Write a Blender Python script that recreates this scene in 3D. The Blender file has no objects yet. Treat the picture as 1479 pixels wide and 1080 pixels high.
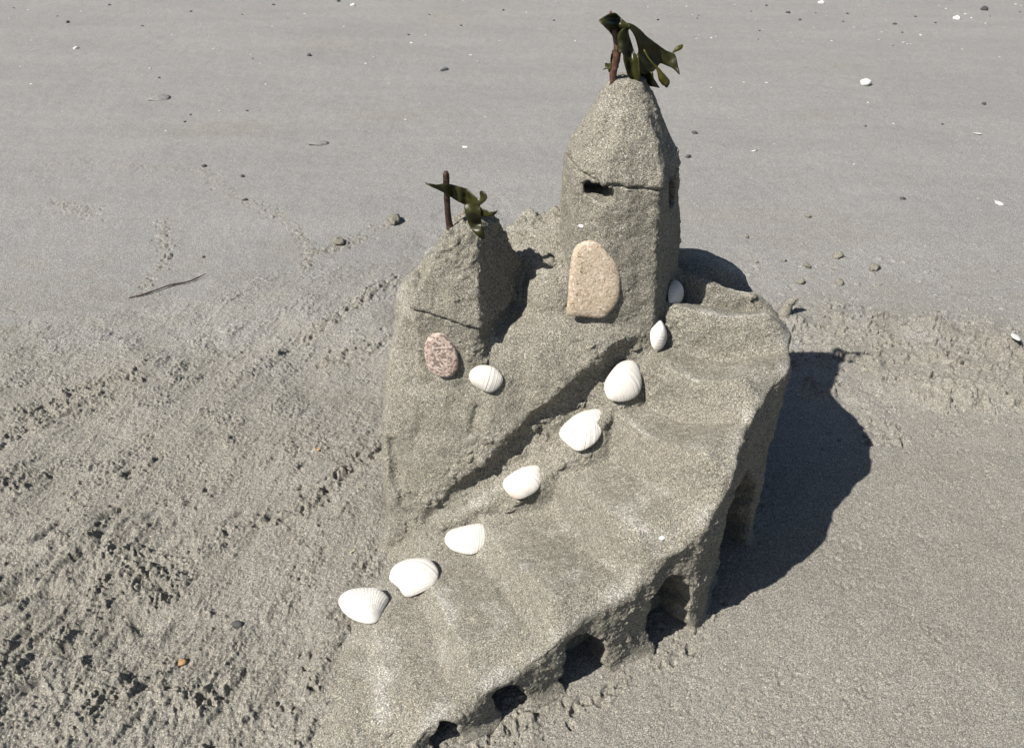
import bpy, bmesh, math, random
import numpy as np
from mathutils import Vector, Matrix
from mathutils.geometry import delaunay_2d_cdt

random.seed(7)
SC = bpy.context.scene
COL = SC.collection

# ------------------------------------------------------------------ camera
CAM_H = 1.0
PITCH = math.radians(36.0)
FPX = 1150.0                                   # focal length in photo pixels (1479 wide)
cam_d = bpy.data.cameras.new('camera')
cam = bpy.data.objects.new('camera', cam_d); COL.objects.link(cam)
cam.location = (0, 0, CAM_H)
cam.rotation_euler = (math.pi/2 - PITCH, 0, 0)
cam_d.sensor_fit = 'HORIZONTAL'; cam_d.sensor_width = 36.0
cam_d.lens = 36.0 * FPX / 1479.0
cam_d.clip_start = 0.02; cam_d.clip_end = 2000
SC.camera = cam

# ------------------------------------------------------------------ sky and sun
SUN_DIR = Vector((-0.570, -0.365, 0.735)).normalized()        # towards the sun
sun_el = math.asin(SUN_DIR.z); sun_az = math.atan2(SUN_DIR.x, SUN_DIR.y)
w = bpy.data.worlds.new("World"); SC.world = w; w.use_nodes = True
nt = w.node_tree; nt.nodes.clear()
sky = nt.nodes.new('ShaderNodeTexSky'); sky.sky_type = 'NISHITA'; sky.sun_disc = False
sky.sun_elevation = sun_el; sky.sun_rotation = sun_az
bg = nt.nodes.new('ShaderNodeBackground'); bg.inputs[1].default_value = 0.05
wo = nt.nodes.new('ShaderNodeOutputWorld')
nt.links.new(sky.outputs[0], bg.inputs[0]); nt.links.new(bg.outputs[0], wo.inputs[0])
sd = bpy.data.lights.new('sun', 'SUN'); sd.energy = 5.0; sd.angle = math.radians(0.53); sd.color = (1, 0.955, 0.88)
sun = bpy.data.objects.new('sun', sd); COL.objects.link(sun)
sun.rotation_euler = SUN_DIR.to_track_quat('Z', 'Y').to_euler()
sun.location = SUN_DIR * 5
SC.view_settings.view_transform = 'Standard'; SC.view_settings.look = 'None'
SC.view_settings.exposure = 0.86; SC.view_settings.gamma = 1.0
SC.view_settings.use_curve_mapping = False

# ------------------------------------------------------------------ helpers: points
_F = np.array([0, math.cos(PITCH), -math.sin(PITCH)]); _U = np.array([0, math.sin(PITCH), math.cos(PITCH)])
_R = np.array([1., 0, 0]); _C = np.array([0, 0, CAM_H])
def ray(x, y): return _F + _R*(x-739.5)/FPX + _U*(540-y)/FPX
def at(x, y, z=0.0):
    d = ray(x, y); return _C + d*(z-CAM_H)/d[2]
def atY(x, y, Y):
    d = ray(x, y); return _C + d*Y/d[1]
def atplane(x, y, p0, n):
    d = ray(x, y); return _C + d*(np.dot(np.asarray(p0)-_C, n)/np.dot(d, n))

# ------------------------------------------------------------------ helpers: noise
_rng = np.random.RandomState(11)
_P = _rng.permutation(4096).astype(np.int32)
_V = _rng.rand(4096).astype(np.float32)
_G3 = _rng.normal(size=(4096, 3)).astype(np.float32); _G3 /= np.linalg.norm(_G3, axis=1, keepdims=True)
_A2 = _rng.rand(4096)*2*np.pi
_G2 = np.stack([np.cos(_A2), np.sin(_A2)], 1).astype(np.float32)
def _h2(i, j): return _P[(_P[i & 4095] + j) & 4095]
def _h3(i, j, k): return _P[(_P[(_P[i & 4095] + j) & 4095] + k) & 4095]
def _q(t): return t*t*t*(t*(t*6-15)+10)
def perlin2(x, y):
    xi = np.floor(x).astype(np.int32); yi = np.floor(y).astype(np.int32)
    fx = (x-xi).astype(np.float32); fy = (y-yi).astype(np.float32); u = _q(fx); v = _q(fy)
    r = []
    for dj in (0, 1):
        row = []
        for di in (0, 1):
            g = _G2[_h2(xi+di, yi+dj)]
            row.append(g[..., 0]*(fx-di) + g[..., 1]*(fy-dj))
        r.append(row[0]*(1-u)+row[1]*u)
    return (r[0]*(1-v)+r[1]*v)*1.5
def perlin3(p):
    i = np.floor(p).astype(np.int32); f = (p-i).astype(np.float32); u = _q(f)
    out = 0
    for dz in (0, 1):
        wz = u[:, 2] if dz else 1-u[:, 2]
        for dy in (0, 1):
            wy = u[:, 1] if dy else 1-u[:, 1]
            for dx in (0, 1):
                wx = u[:, 0] if dx else 1-u[:, 0]
                g = _G3[_h3(i[:, 0]+dx, i[:, 1]+dy, i[:, 2]+dz)]
                out = out + wx*wy*wz*(g[:, 0]*(f[:, 0]-dx)+g[:, 1]*(f[:, 1]-dy)+g[:, 2]*(f[:, 2]-dz))
    return out*1.5
def fbm2(x, y, n=4, gain=.5):
    s = 0; a = 1
    for k in range(n):
        s = s + a*perlin2(x*2**k+17.3*k, y*2**k+5.1*k); a *= gain
    return s
def lumps2(x, y, size, dens, seed=0):
    """rounded grains and crumbs of about `size`, present where a random value per crumb is under dens; returns height"""
    X = x/size + seed*37.7; Y = y/size + seed*19.3
    xi = np.floor(X).astype(np.int32); yi = np.floor(Y).astype(np.int32)
    out = np.zeros(x.shape, np.float32)
    for dj in (-1, 0, 1):
        for di in (-1, 0, 1):
            h = _h2(xi+di+seed*101, yi+dj)
            h2 = _P[(h+7) & 4095]; h3 = _P[(h+131) & 4095]; h4 = _P[(h+977) & 4095]
            cx = xi+di+_V[h2]; cy = yi+dj+_V[h3]
            r = .30+.42*_V[h4]
            el = .6+.8*_V[(h2+55) & 4095]
            d2 = (((X-cx)*el)**2+((Y-cy)/el)**2)/(r*r)
            on = _V[h] < dens
            hgt = np.where(on & (d2 < 1), .95*r*np.maximum(1-d2, 0)**.72, 0)
            out = np.maximum(out, hgt)
    if size > .005: out = out*(.85+.55*perlin2(x/size*2.3+seed, y/size*2.3))
    return out*size
def lumps3(p, size, dens, seed=0):
    Q = p/size + seed*13.7
    qi = np.floor(Q).astype(np.int32)
    out = np.zeros(len(p), np.float32)
    for dz in (-1, 0, 1):
        for dy in (-1, 0, 1):
            for dx in (-1, 0, 1):
                h = _h3(qi[:, 0]+dx+seed*31, qi[:, 1]+dy, qi[:, 2]+dz)
                c = np.stack([qi[:, 0]+dx+_V[_P[(h+7) & 4095]], qi[:, 1]+dy+_V[_P[(h+131) & 4095]], qi[:, 2]+dz+_V[_P[(h+977) & 4095]]], 1)
                r = .30+.40*_V[(h+500) & 4095]
                d2 = ((Q-c)**2).sum(1)/(r*r)
                out = np.maximum(out, np.where((_V[h] < dens) & (d2 < 1), r*np.sqrt(np.maximum(1-d2, 0)), 0))
    return out*size
def sstep(a, b, x):
    t = np.clip((x-a)/(b-a), 0, 1); return t*t*(3-2*t)
def smin(a, b, k):
    h = np.clip(.5+.5*(b-a)/k, 0, 1); return b*(1-h)+a*h-k*h*(1-h)
def smax(a, b, k): return -smin(-a, -b, k)
def mxr(L):
    o = L[0]
    for a in L[1:]: o = np.maximum(o, a)
    return o
def seg2(x, y, a, b):
    ax, ay = a[:2]; bx, by = b[:2]; dx, dy = bx-ax, by-ay
    t = np.clip(((x-ax)*dx+(y-ay)*dy)/(dx*dx+dy*dy+1e-12), 0, 1)
    return np.hypot(x-ax-t*dx, y-ay-t*dy), t
def polysdf(x, y, poly):
    """signed distance to a closed polygon, negative inside"""
    d = np.full(x.shape, 1e9, np.float32); ins = np.zeros(x.shape, bool)
    n = len(poly)
    for i in range(n):
        a = poly[i]; b = poly[(i+1) % n]
        d = np.minimum(d, seg2(x, y, a, b)[0])
        if a[1] != b[1]:
            c = ((a[1] > y) != (b[1] > y)) & (x < (b[0]-a[0])*(y-a[1])/(b[1]-a[1])+a[0])
            ins ^= c
    return np.where(ins, -d, d)
def smooth_poly(pts, n=8):
    """closed Catmull-Rom through pts"""
    P = np.asarray(pts, float); m = len(P); out = []
    for i in range(m):
        p0, p1, p2, p3 = P[i-1], P[i], P[(i+1) % m], P[(i+2) % m]
        for k in range(n):
            t = k/n
            out.append(.5*((2*p1)+(-p0+p2)*t+(2*p0-5*p1+4*p2-p3)*t*t+(-p0+3*p1-3*p2+p3)*t**3))
    return np.array(out)
class RBF:
    def __init__(s, pts, smooth=1e-4):
        P = np.asarray(pts, float); s.c = P[:, :2]; n = len(P)
        r = np.hypot(*(s.c[:, None]-s.c[None]).transpose(2, 0, 1))
        A = np.zeros((n+3, n+3)); A[:n, :n] = s.k(r)+np.eye(n)*smooth
        A[:n, n] = 1; A[:n, n+1:] = s.c; A[n, :n] = 1; A[n+1:, :n] = s.c.T
        s.w = np.linalg.solve(A, np.r_[P[:, 2], 0, 0, 0])
    @staticmethod
    def k(r): return np.where(r > 0, r*r*np.log(np.maximum(r, 1e-9)), 0)
    def __call__(s, x, y):
        o = s.w[-3]+s.w[-2]*x+s.w[-1]*y
        for (cx, cy), wt in zip(s.c, s.w): o = o+wt*s.k(np.hypot(x-cx, y-cy))
        return o

# ------------------------------------------------------------------ helpers: objects
def mesh_np(name, V, Fq, mat, parent=None, smooth=True):
    me = bpy.data.meshes.new(name)
    V = np.asarray(V, np.float32); Fq = np.asarray(Fq, np.int32)
    k = Fq.shape[1]
    me.vertices.add(len(V)); me.vertices.foreach_set('co', V.ravel())
    me.loops.add(Fq.size); me.loops.foreach_set('vertex_index', Fq.ravel())
    me.polygons.add(len(Fq)); me.polygons.foreach_set('loop_start', np.arange(0, Fq.size, k, dtype=np.int32))
    me.polygons.foreach_set('use_smooth', np.full(len(Fq), smooth))
    me.update(calc_edges=True); me.validate()
    me.materials.append(mat)
    o = bpy.data.objects.new(name, me); COL.objects.link(o)
    if parent: o.parent = parent
    return o
def obj_bm(name, bm, mat, parent=None, smooth=True):
    me = bpy.data.meshes.new(name); bmesh.ops.recalc_face_normals(bm, faces=bm.faces)
    bm.to_mesh(me); bm.free()
    for p in me.polygons: p.use_smooth = smooth
    me.materials.append(mat)
    o = bpy.data.objects.new(name, me); COL.objects.link(o)
    if parent: o.parent = parent
    return o
def tag(o, label=None, cat=None, group=None, kind=None):
    if label: o['label'] = label
    if cat: o['category'] = cat
    if group: o['group'] = group
    if kind: o['kind'] = kind
    return o
def empty(name, label, cat, group=None):
    o = bpy.data.objects.new(name, None); COL.objects.link(o); o.empty_display_size = .05
    return tag(o, label, cat, group)

# ------------------------------------------------------------------ materials
class NT:
    def __init__(s, name):
        s.m = bpy.data.materials.new(name); s.m.use_nodes = True; s.t = s.m.node_tree
        s.b = s.t.nodes['Principled BSDF']; s.b.inputs['Specular IOR Level'].default_value = .25
        s.pos = s.t.nodes.new('ShaderNodeNewGeometry').outputs['Position']
    def n(s, typ, **kw):
        o = s.t.nodes.new(typ)
        for k, v in kw.items():
            if hasattr(o, k): setattr(o, k, v)
            else: o.inputs[k.replace('_', ' ')].default_value = v
        return o
    def l(s, a, b): s.t.links.new(a, b)
    def noise(s, scale, detail=3, rough=.55, vec=None):
        o = s.n('ShaderNodeTexNoise', Scale=scale, Detail=detail, Roughness=rough); s.l(vec or s.pos, o.inputs['Vector']); return o.outputs['Fac']
    def voro(s, scale, vec=None):
        o = s.n('ShaderNodeTexVoronoi', Scale=scale); s.l(vec or s.pos, o.inputs['Vector']); return o
    def ramp(s, fac, stops, interp='LINEAR'):
        o = s.n('ShaderNodeValToRGB'); cr = o.color_ramp; cr.interpolation = interp
        while len(cr.elements) < len(stops): cr.elements.new(.5)
        for e, (p, c) in zip(cr.elements, stops):
            e.position = p; e.color = (*c, 1) if len(c) == 3 else c
        s.l(fac, o.inputs[0]); return o.outputs[0]
    def mix(s, fac, a, b, mode='MIX'):
        o = s.n('ShaderNodeMix', data_type='RGBA', blend_type=mode)
        for sock, v in ((o.inputs[0], fac), (o.inputs[6], a), (o.inputs[7], b)):
            if hasattr(v, 'links'): s.l(v, sock)
            else: sock.default_value = v if not isinstance(v, tuple) else (*v, 1)[:4]
        return o.outputs[2]
    def math(s, op, a, b=0.):
        o = s.n('ShaderNodeMath', operation=op)
        for sock, v in ((o.inputs[0], a), (o.inputs[1], b)):
            if hasattr(v, 'links'): s.l(v, sock)
            else: sock.default_value = v
        return o.outputs[0]
    def sep(s, v):
        o = s.n('ShaderNodeSeparateColor'); s.l(v, o.inputs[0]); return o.outputs
    def bump(s, h, dist, strength=1.0, prev=None):
        o = s.n('ShaderNodeBump', Distance=dist, Strength=strength); s.l(h, o.inputs['Height'])
        if prev: s.l(prev, o.inputs['Normal'])
        return o.outputs[0]
    def out(s, color=None, rough=None, normal=None):
        for k, v in (('Base Color', color), ('Roughness', rough), ('Normal', normal)):
            if v is None: continue
            if hasattr(v, 'links'): s.l(v, s.b.inputs[k])
            else: s.b.inputs[k].default_value = (*v, 1) if isinstance(v, tuple) else v
        return s.m

def g(r, gr=None, b=None): return (r, r if gr is None else gr, r if b is None else b)
def mat_sand(name, tintA, tintB, grain=1.0):
    """loose grains of mixed colour over two broad tints"""
    m = NT(name)
    big = m.noise(5.0, 4, .6)
    mid = m.noise(38.0, 4, .6)
    base = m.mix(m.ramp(m.math('ADD', m.math('MULTIPLY', big, .55), m.math('MULTIPLY', mid, .45)), [(.38, g(0)), (.62, g(1))]), tintA, tintB)
    base = m.mix(.4, base, (0.183, 0.175, 0.148))
    dr = m.n('ShaderNodeAttribute', attribute_name='dry_lit')
    base = m.mix(m.math('MULTIPLY', dr.outputs['Fac'], .75), base, (0.297, 0.286, 0.259))  # pale tone for dry sand and for sunlit risers put into the colour
    v1 = m.voro(900.0); c1 = m.sep(v1.outputs['Color'])
    v2 = m.voro(740.0); c2 = m.sep(v2.outputs['Color'])
    gr1 = m.ramp(c1[0], [(0, g(.30*grain+(1-grain))), (.22, g(.72)), (.6, g(1.0)), (.86, g(1.32)), (1, g(1.9))])
    tint = m.ramp(c1[1], [(0, (1.0, .95, .86)), (.35, g(1.0)), (.8, (.95, .98, 1.05)), (1, (1.14, 1.0, .86))])
    gr2 = m.ramp(c2[0], [(0, g(.64)), (.35, g(.94)), (.8, g(1.07)), (1, g(1.42))])
    col = m.mix(1.0, base, gr1, 'MULTIPLY'); col = m.mix(1.0, col, gr2, 'MULTIPLY'); col = m.mix(.8, col, tint, 'MULTIPLY')
    fine = m.noise(900.0, 2, .6)
    n = m.bump(m.math('SUBTRACT', 1.0, v2.outputs['Distance']), .0012, .7)
    n = m.bump(m.math('ADD', fine, m.math('MULTIPLY', c1[2], .6)), .0007, .7, n)
    return m.out(col, .95, n)
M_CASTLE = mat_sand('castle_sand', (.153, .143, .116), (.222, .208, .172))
M_GROUND = None
def mat_ground():
    m = NT('beach_sand')
    att = m.n('ShaderNodeAttribute', attribute_name='rough'); rough_mask = att.outputs['Fac']
    big = m.noise(1.6, 4, .6); mid = m.noise(22.0, 5, .65)
    f = m.ramp(m.math('ADD', m.math('MULTIPLY', big, .5), m.math('MULTIPLY', mid, .5)), [(.36, g(0)), (.64, g(1))])
    stv = m.n('ShaderNodeMapping'); stv.inputs['Scale'].default_value = (.5, 2.6, 1); m.l(m.pos, stv.inputs['Vector'])
    f = m.mix(.5, f, m.ramp(m.noise(1.7, 4, .6, stv.outputs[0]), [(.35, g(0)), (.65, g(1))]))
    smooth = m.mix(f, (.190, .187, .182), (.226, .222, .215))
    loose = m.mix(f, (.176, .166, .142), (.228, .217, .190))
    base = m.mix(rough_mask, smooth, loose)
    v1 = m.voro(900.0); c1 = m.sep(v1.outputs['Color'])
    v2 = m.voro(700.0); c2 = m.sep(v2.outputs['Color'])
    gr1 = m.ramp(c1[0], [(0, g(.42)), (.22, g(.78)), (.6, g(1.0)), (.86, g(1.24)), (1, g(1.7))])
    gr2 = m.ramp(c2[0], [(0, g(.60)), (.35, g(.94)), (.8, g(1.08)), (1, g(1.46))])
    tint = m.ramp(c1[1], [(0, (1.0, .95, .86)), (.4, g(1.0)), (.8, (.95, .98, 1.04)), (1, (1.14, 1.0, .86))])
    col = m.mix(1.0, base, gr1, 'MULTIPLY'); col = m.mix(1.0, col, gr2, 'MULTIPLY'); col = m.mix(.8, col, tint, 'MULTIPLY')
    fine = m.noise(800.0, 2, .6)
    n = m.bump(m.math('SUBTRACT', 1.0, v2.outputs['Distance']), .0012, .7)
    n = m.bump(m.math('ADD', fine, m.math('MULTIPLY', c1[2], .6)), .0007, .7, n)
    return m.out(col, .93, n)
M_GROUND = mat_ground()

def mat_shell(name, ribbed):
    m = NT(name); fan = m.n('ShaderNodeAttribute', attribute_name='fan').outputs['Fac']; grow = m.n('ShaderNodeAttribute', attribute_name='grow').outputs['Fac']
    tn = m.n('ShaderNodeAttribute', attribute_name='stain').outputs['Fac']
    wob = m.noise(140, 3)
    rings = m.math('SINE', m.math('ADD', m.math('MULTIPLY', grow, 58.0 if not ribbed else 60.0), m.math('MULTIPLY', wob, 9.0)))
    bands = m.noise(1.0, 3, .7, None); o = bands.node; o.noise_dimensions = '1D'; o.inputs['Scale'].default_value = 9.0; m.l(grow, o.inputs['W'])
    ribs = m.math('SINE', m.math('MULTIPLY', fan, 75.0))
    line = m.math('ADD', m.math('MULTIPLY', rings, .20 if ribbed else .5), m.math('MULTIPLY', ribs, .75 if ribbed else .10))
    line = m.math('ADD', m.math('MULTIPLY', line, .5), .5)
    col = m.mix(m.ramp(m.noise(90, 4, .6), [(.40, g(0)), (.75, g(1))]), (.62, .605, .575), (.48, .45, .41))
    col = m.mix(m.math('MULTIPLY', m.ramp(bands, [(.50, g(0)), (.62, g(1))]), .45 if not ribbed else .22), col, (.50, .46, .42))
    col = m.mix(m.ramp(line, [(0, g(.24)), (.45, g(0))]), col, (.45, .40, .35))
    col = m.mix(m.math('MULTIPLY', tn, .9), col, (.46, .31, .19))
    oi = m.n('ShaderNodeObjectInfo'); col = m.mix(m.math('MULTIPLY', oi.outputs['Random'], .55), col, m.mix(m.noise(45, 4, .7), (.56, .50, .42), (.45, .43, .41)))
    n = m.bump(m.noise(500, 3), .0006, .5)
    n = m.bump(line, .0005, .7, n); n = m.bump(bands, .0020, .6, n)
    return m.out(col, .6, n)
M_SHELL = mat_shell('growth_lined_shell', False); M_SHELLR = mat_shell('ribbed_shell', True)
def mat_doorstone():
    m = NT('tan_pebble'); a = m.noise(28, 5, .6); v = m.voro(330); c = m.sep(v.outputs['Color'])
    col = m.mix(m.ramp(a, [(.35, g(0)), (.65, g(1))]), (.335, .268, .196), (.400, .330, .252))
    col = m.mix(m.ramp(m.noise(260, 3, .7), [(.55, g(0)), (.64, g(1))]), col, (0.518, 0.466, 0.400))
    col = m.mix(m.ramp(m.noise(210, 3, .7, None), [(.36, g(1)), (.42, g(0))]), col, (0.200, 0.133, 0.081))
    col = m.mix(1.0, col, m.ramp(c[0], [(0, g(.80)), (1, g(1.15))]), 'MULTIPLY')
    n = m.bump(m.noise(300, 4, .7), .0018, .9)
    return m.out(col, .75, n)
M_DOOR = mat_doorstone()
def mat_granite():
    m = NT('speckled_granite'); v = m.voro(330); c = m.sep(v.outputs['Color'])
    col = m.ramp(c[0], [(0, (0.074, 0.056, 0.052)), (.28, (0.148, 0.111, 0.100)), (.36, (.285, .220, .180)), (.66, (.340, .270, .222)), (.72, (0.429, 0.370, 0.333)), (1, (0.459, 0.414, 0.370))], 'CONSTANT')
    col = m.mix(.30, col, m.mix(m.noise(130, 5, .75), (0.118, 0.096, 0.089), (0.414, 0.311, 0.252)))
    return m.out(col, .7, m.bump(m.noise(350, 4, .7), .0007, .8))
M_GRAN = mat_granite()
def mat_kelp(name, dark, light, rough=.42):
    m = NT(name); ns = m.noise(70, 4, .6)
    col = m.mix(m.ramp(ns, [(.35, g(0)), (.7, g(1))]), dark, light)
    m.b.inputs['Specular IOR Level'].default_value = .5
    m.b.inputs['Coat Weight'].default_value = .12; m.b.inputs['Coat Roughness'].default_value = .2
    m.out(col, rough, m.bump(m.noise(160, 3), .0012, .5))
    tr = m.n('ShaderNodeBsdfTranslucent'); m.l(col, tr.inputs['Color'])
    mx = m.n('ShaderNodeMixShader'); mx.inputs[0].default_value = .42
    out = m.t.nodes['Material Output']
    m.l(m.b.outputs[0], mx.inputs[1]); m.l(tr.outputs[0], mx.inputs[2]); m.l(mx.outputs[0], out.inputs['Surface'])
    return m.m
M_KELP = mat_kelp('kelp_blade', (.018, .019, .004), (.052, .052, .008))
M_KELPL = mat_kelp('kelp_bladder', (.06, .055, .008), (.12, .105, .015))
def mat_simple(name, a, b, scale, rough=.8, bd=.0005):
    m = NT(name); col = m.mix(m.ramp(m.noise(scale, 4, .65), [(.35, g(0)), (.65, g(1))]), a, b)
    return m.out(col, rough, m.bump(m.noise(scale*4, 3), bd, .8))
M_STIPE = mat_simple('kelp_stalk', (.035, .016, .012), (.12, .062, .045), 180, .45, .0008)
M_STIPED = mat_simple('dark_kelp_stalk', (.012, .007, .006), (.055, .030, .022), 180, .5, .0008)
M_DARKP = mat_simple('dark_pebble', (.030, .030, .032), (.075, .072, .07), 120, .7)
M_GREYP = mat_simple('grey_pebble', (.14, .14, .14), (.24, .235, .22), 120, .8)
M_PALEP = mat_simple('pale_pebble', (.44, .43, .40), (.60, .59, .56), 90, .8)
M_CHIP = mat_simple('shell_chip', (.40, .39, .37), (.56, .54, .51), 120, .6)
M_ORANGE = mat_simple('orange_chip', (.26, .15, .07), (.36, .23, .12), 200, .7)
M_TWIG = mat_simple('twig_bark', (.030, .022, .016), (.085, .062, .045), 160, .85)
M_STRAW = mat_simple('straw', (.45, .36, .22), (.6, .5, .34), 160, .8)

# ================================================================== GROUND
ROUGH_EDGE = [at(-400, 500), at(0, 455), at(200, 440), at(330, 405), at(420, 380), at(560, 365), at(640, 300)]
def blob(x, y, px, py, rx, ry, rot=0.0):
    """soft ellipse centred on the ground point seen at photo pixel (px,py); radii in metres"""
    c = at(px, py); cs, sn = math.cos(rot), math.sin(rot)
    u = ((x-c[0])*cs+(y-c[1])*sn)/rx; v = (-(x-c[0])*sn+(y-c[1])*cs)/ry
    return np.exp(-(u*u+v*v))
def stroke(x, y, pix, wdt):
    P = [at(*p) for p in pix]; d = 1e9
    for a, b in zip(P[:-1], P[1:]): d = np.minimum(d, seg2(x, y, a, b)[0])
    return np.exp(-(d/wdt)**2)
def ground_fields(x, y):
    n1 = fbm2(x*9, y*9, 4); n2 = fbm2(x*30+3, y*30, 3)
    # broad churned area on the near left
    e = np.full(x.shape, -9.0)
    ex = [p[0] for p in ROUGH_EDGE]; ey = [p[1] for p in ROUGH_EDGE]
    edge = np.interp(x, ex, ey)
    left = sstep(.05, -.10, y-edge+.10*n1)*sstep(.12, -.05, x+.0*y)
    nearleft = blob(x, y, 60, 900, .17, .14)+.8*blob(x, y, 190, 770, .10, .05, .5)+.8*blob(x, y, 90, 1040, .25, .12)+.6*blob(x, y, 330, 980, .14, .10)
    farleft = .9*blob(x, y, 110, 590, .20, .07, .6)+.6*blob(x, y, 330, 520, .14, .05, .3)+.5*blob(x, y, 330, 640, .14, .07)
    strips = (stroke(x, y, [(440, 740), (500, 680), (560, 640)], .016) + stroke(x, y, [(330, 770), (440, 740)], .011)
              + .9*stroke(x, y, [(0, 640), (100, 570), (190, 545)], .022)+.8*stroke(x, y, [(190, 690), (240, 655)], .012)
              + .9*stroke(x, y, [(110, 800), (170, 740)], .008)+stroke(x, y, [(190, 800), (250, 860)], .022)
              + .9*stroke(x, y, [(440, 490), (500, 450), (580, 400)], .020)+.8*stroke(x, y, [(460, 365), (520, 345)], .028)
              + .8*stroke(x, y, [(540, 330), (580, 320)], .020)+.7*stroke(x, y, [(400, 310), (430, 335), (450, 360), (440, 390)], .016)
              + .6*stroke(x, y, [(80, 295), (130, 308)], .035)+.5*stroke(x, y, [(330, 550), (360, 545)], .016)
              + .6*stroke(x, y, [(0, 700), (60, 690)], .02)+.5*stroke(x, y, [(70, 240), (130, 232)], .03)
              + .6*stroke(x, y, [(235, 320), (240, 370), (215, 410)], .02)+.6*stroke(x, y, [(180, 240), (290, 245), (340, 285), (400, 310)], .022)
              + .5*stroke(x, y, [(470, 520), (540, 500)], .03)+.8*stroke(x, y, [(440, 950), (455, 1010)], .008)
              + .45*stroke(x, y, [(620, 1095), (760, 1045), (880, 995), (945, 965), (1010, 905), (1040, 860)], .014))
    right = np.clip(1.1*blob(x, y, 1290, 505, .34, .20)+.9*blob(x, y, 1440, 540, .26, .20)+.6*blob(x, y, 1190, 445, .14, .12)+1.0*n1-.30, 0, 1)
    right = right*sstep(1.04, 1.42, y+.16*n1)*sstep(1.95, 1.5, y+.3*n1)*sstep(.34, .44, x)
    specks = .25*blob(x, y, 1180, 380, .25, .08)+.12*blob(x, y, 1330, 400, .4, .15)+.10*blob(x, y, 660, 270, .35, .14)
    crumb = np.clip(.10*left*(1+2.2*n1)+.36*nearleft*(1+1.6*n1)+.42*farleft*(1+1.6*n1)+1.15*strips*(1+.6*n2)+right, 0, 1.4)
    return n1, n2, left, nearleft, farleft, strips, right, specks, crumb
def ground_height(x, y):
    n1, n2, left, nearleft, farleft, strips, right, specks, crumb = ground_fields(x, y)
    crumb = crumb-.45*right
    h = .004*perlin2(x*3+9, y*3)+.0012*fbm2(x*14, y*14, 3)+.0004*perlin2(x*90, y*90)
    near = sstep(3.2, 1.2, y)*sstep(1.4, .9, np.abs(x)/(y+.6))
    # raked drag marks running up and to the right
    a = math.atan2(*(at(300, 600)-at(120, 760))[[1, 0]]); cs, sn = math.cos(a), math.sin(a)
    u = x*cs+y*sn; v = -x*sn+y*cs
    st = 1-np.abs(perlin2(u*6+.8*n1, v*34+.8*n1))*2.2
    h += left*(.0013*st+.004*n1)*(.5+.5*np.clip(farleft+nearleft+.3, 0, 1))
    # crumbs of damp sand
    big = 1-np.abs(fbm2(u*9+.6*n1+3, v*24, 3))*2.0
    h += near*left*(.0012+.0042*nearleft)*np.clip(big, -.6, 1)
    dirn = perlin2(u*5+.5*n1, v*17+3)+.5*perlin2(u*13+8, v*40)
    patch = sstep(-.05, .55, n1*.6+.4*n2+.5*dirn)
    near_ramp = np.clip(.75*blob(x, y, 400, 960, .11, .13)+.5*blob(x, y, 330, 700, .16, .08), 0, .8)
    crumb = crumb*(1-.6*near_ramp)
    dn = np.clip(crumb*np.clip(.2+1.1*patch+.7*strips, 0, 1.3)*(.75+.9*n2), 0, 1)
    rf = np.clip(.22*left+.50*nearleft+.34*farleft+.55*np.minimum(strips, 1)+.35*right, 0, 1.2)
    rid = fbm2(u*24+2*n1, v*62+5, 4, .6)
    h += near*rf*(.0032*rid+.0022*np.abs(fbm2(x*95+8, y*95, 3, .6)))
    sparse = sstep(.1, .6, fbm2(x*6+31, y*6, 3)+.25)*sstep(1.9, 1.3, y)
    h -= near*.55*lumps2(x, y, .0075, .10*sparse, 9)
    h += near*.45*lumps2(x, y, .0052, .16*sparse, 10)
    h += near*(.00055+.0013*left*patch*(1-near_ramp))*fbm2(x*170+1, y*170, 3, .65)*(.5+.6*left+.5*rf)
    h += near*left*.42*lumps2(x, y, .0085, np.clip(.55*patch*(1-near_ramp)-.05, 0, .8), 12)
    h += near*(.85*lumps2(x, y, .0065, np.clip(dn*.95, 0, .9), 1)+.60*lumps2(x, y, .012, np.clip(dn*.75-.14, 0, .85), 2)
               + .50*lumps2(x, y, .022, np.clip(dn*.55-.25, 0, .8), 3)+(.34+.3*left)*lumps2(x, y, .0038, np.clip(.22+.5*crumb+.25*left+specks, 0, .85), 4))
    h += near*(.7*lumps2(x, y, .014, np.clip(specks*.35, 0, .2), 5))
    rm = np.clip(right*(.6+1.2*n2), 0, 1)
    h += .45*lumps2(x+.004*n2, y, .020, np.clip(rm*.95-.1, 0, .85), 6)+.34*lumps2(x+.01*n2, y, .042, np.clip(rm*.7-.15, 0, .6), 7)+.20*lumps2(x+.012*n2, y, .075, np.clip(rm*.5-.15, 0, .5), 8)
    h += .50*lumps2(x+.002*n2, y, .0115, np.clip(rm*1.0-.05, 0, .85), 13)+right*(.007*fbm2(x*9+4, y*9, 3, .5))
    h -= 1.35*lumps2(x+.006*n2, y*1.5+.004*n1, .020, .5*np.clip(rm, 0, 1)*sstep(-.2, .25, n2), 14)
    h -= 1.1*lumps2(x, y*1.3, .011, .25*np.clip(rm, 0, 1), 15)
    h += near*left*(.010*fbm2(u*3.2+5, v*6.5, 2)+.0026*np.clip(big, -.6, 1)*patch)
    h -= near*1.1*lumps2(x+.004*n2, y, .013, np.clip(.62*np.minimum(strips, 1)+.12*nearleft*patch, 0, .7), 16)
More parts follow.
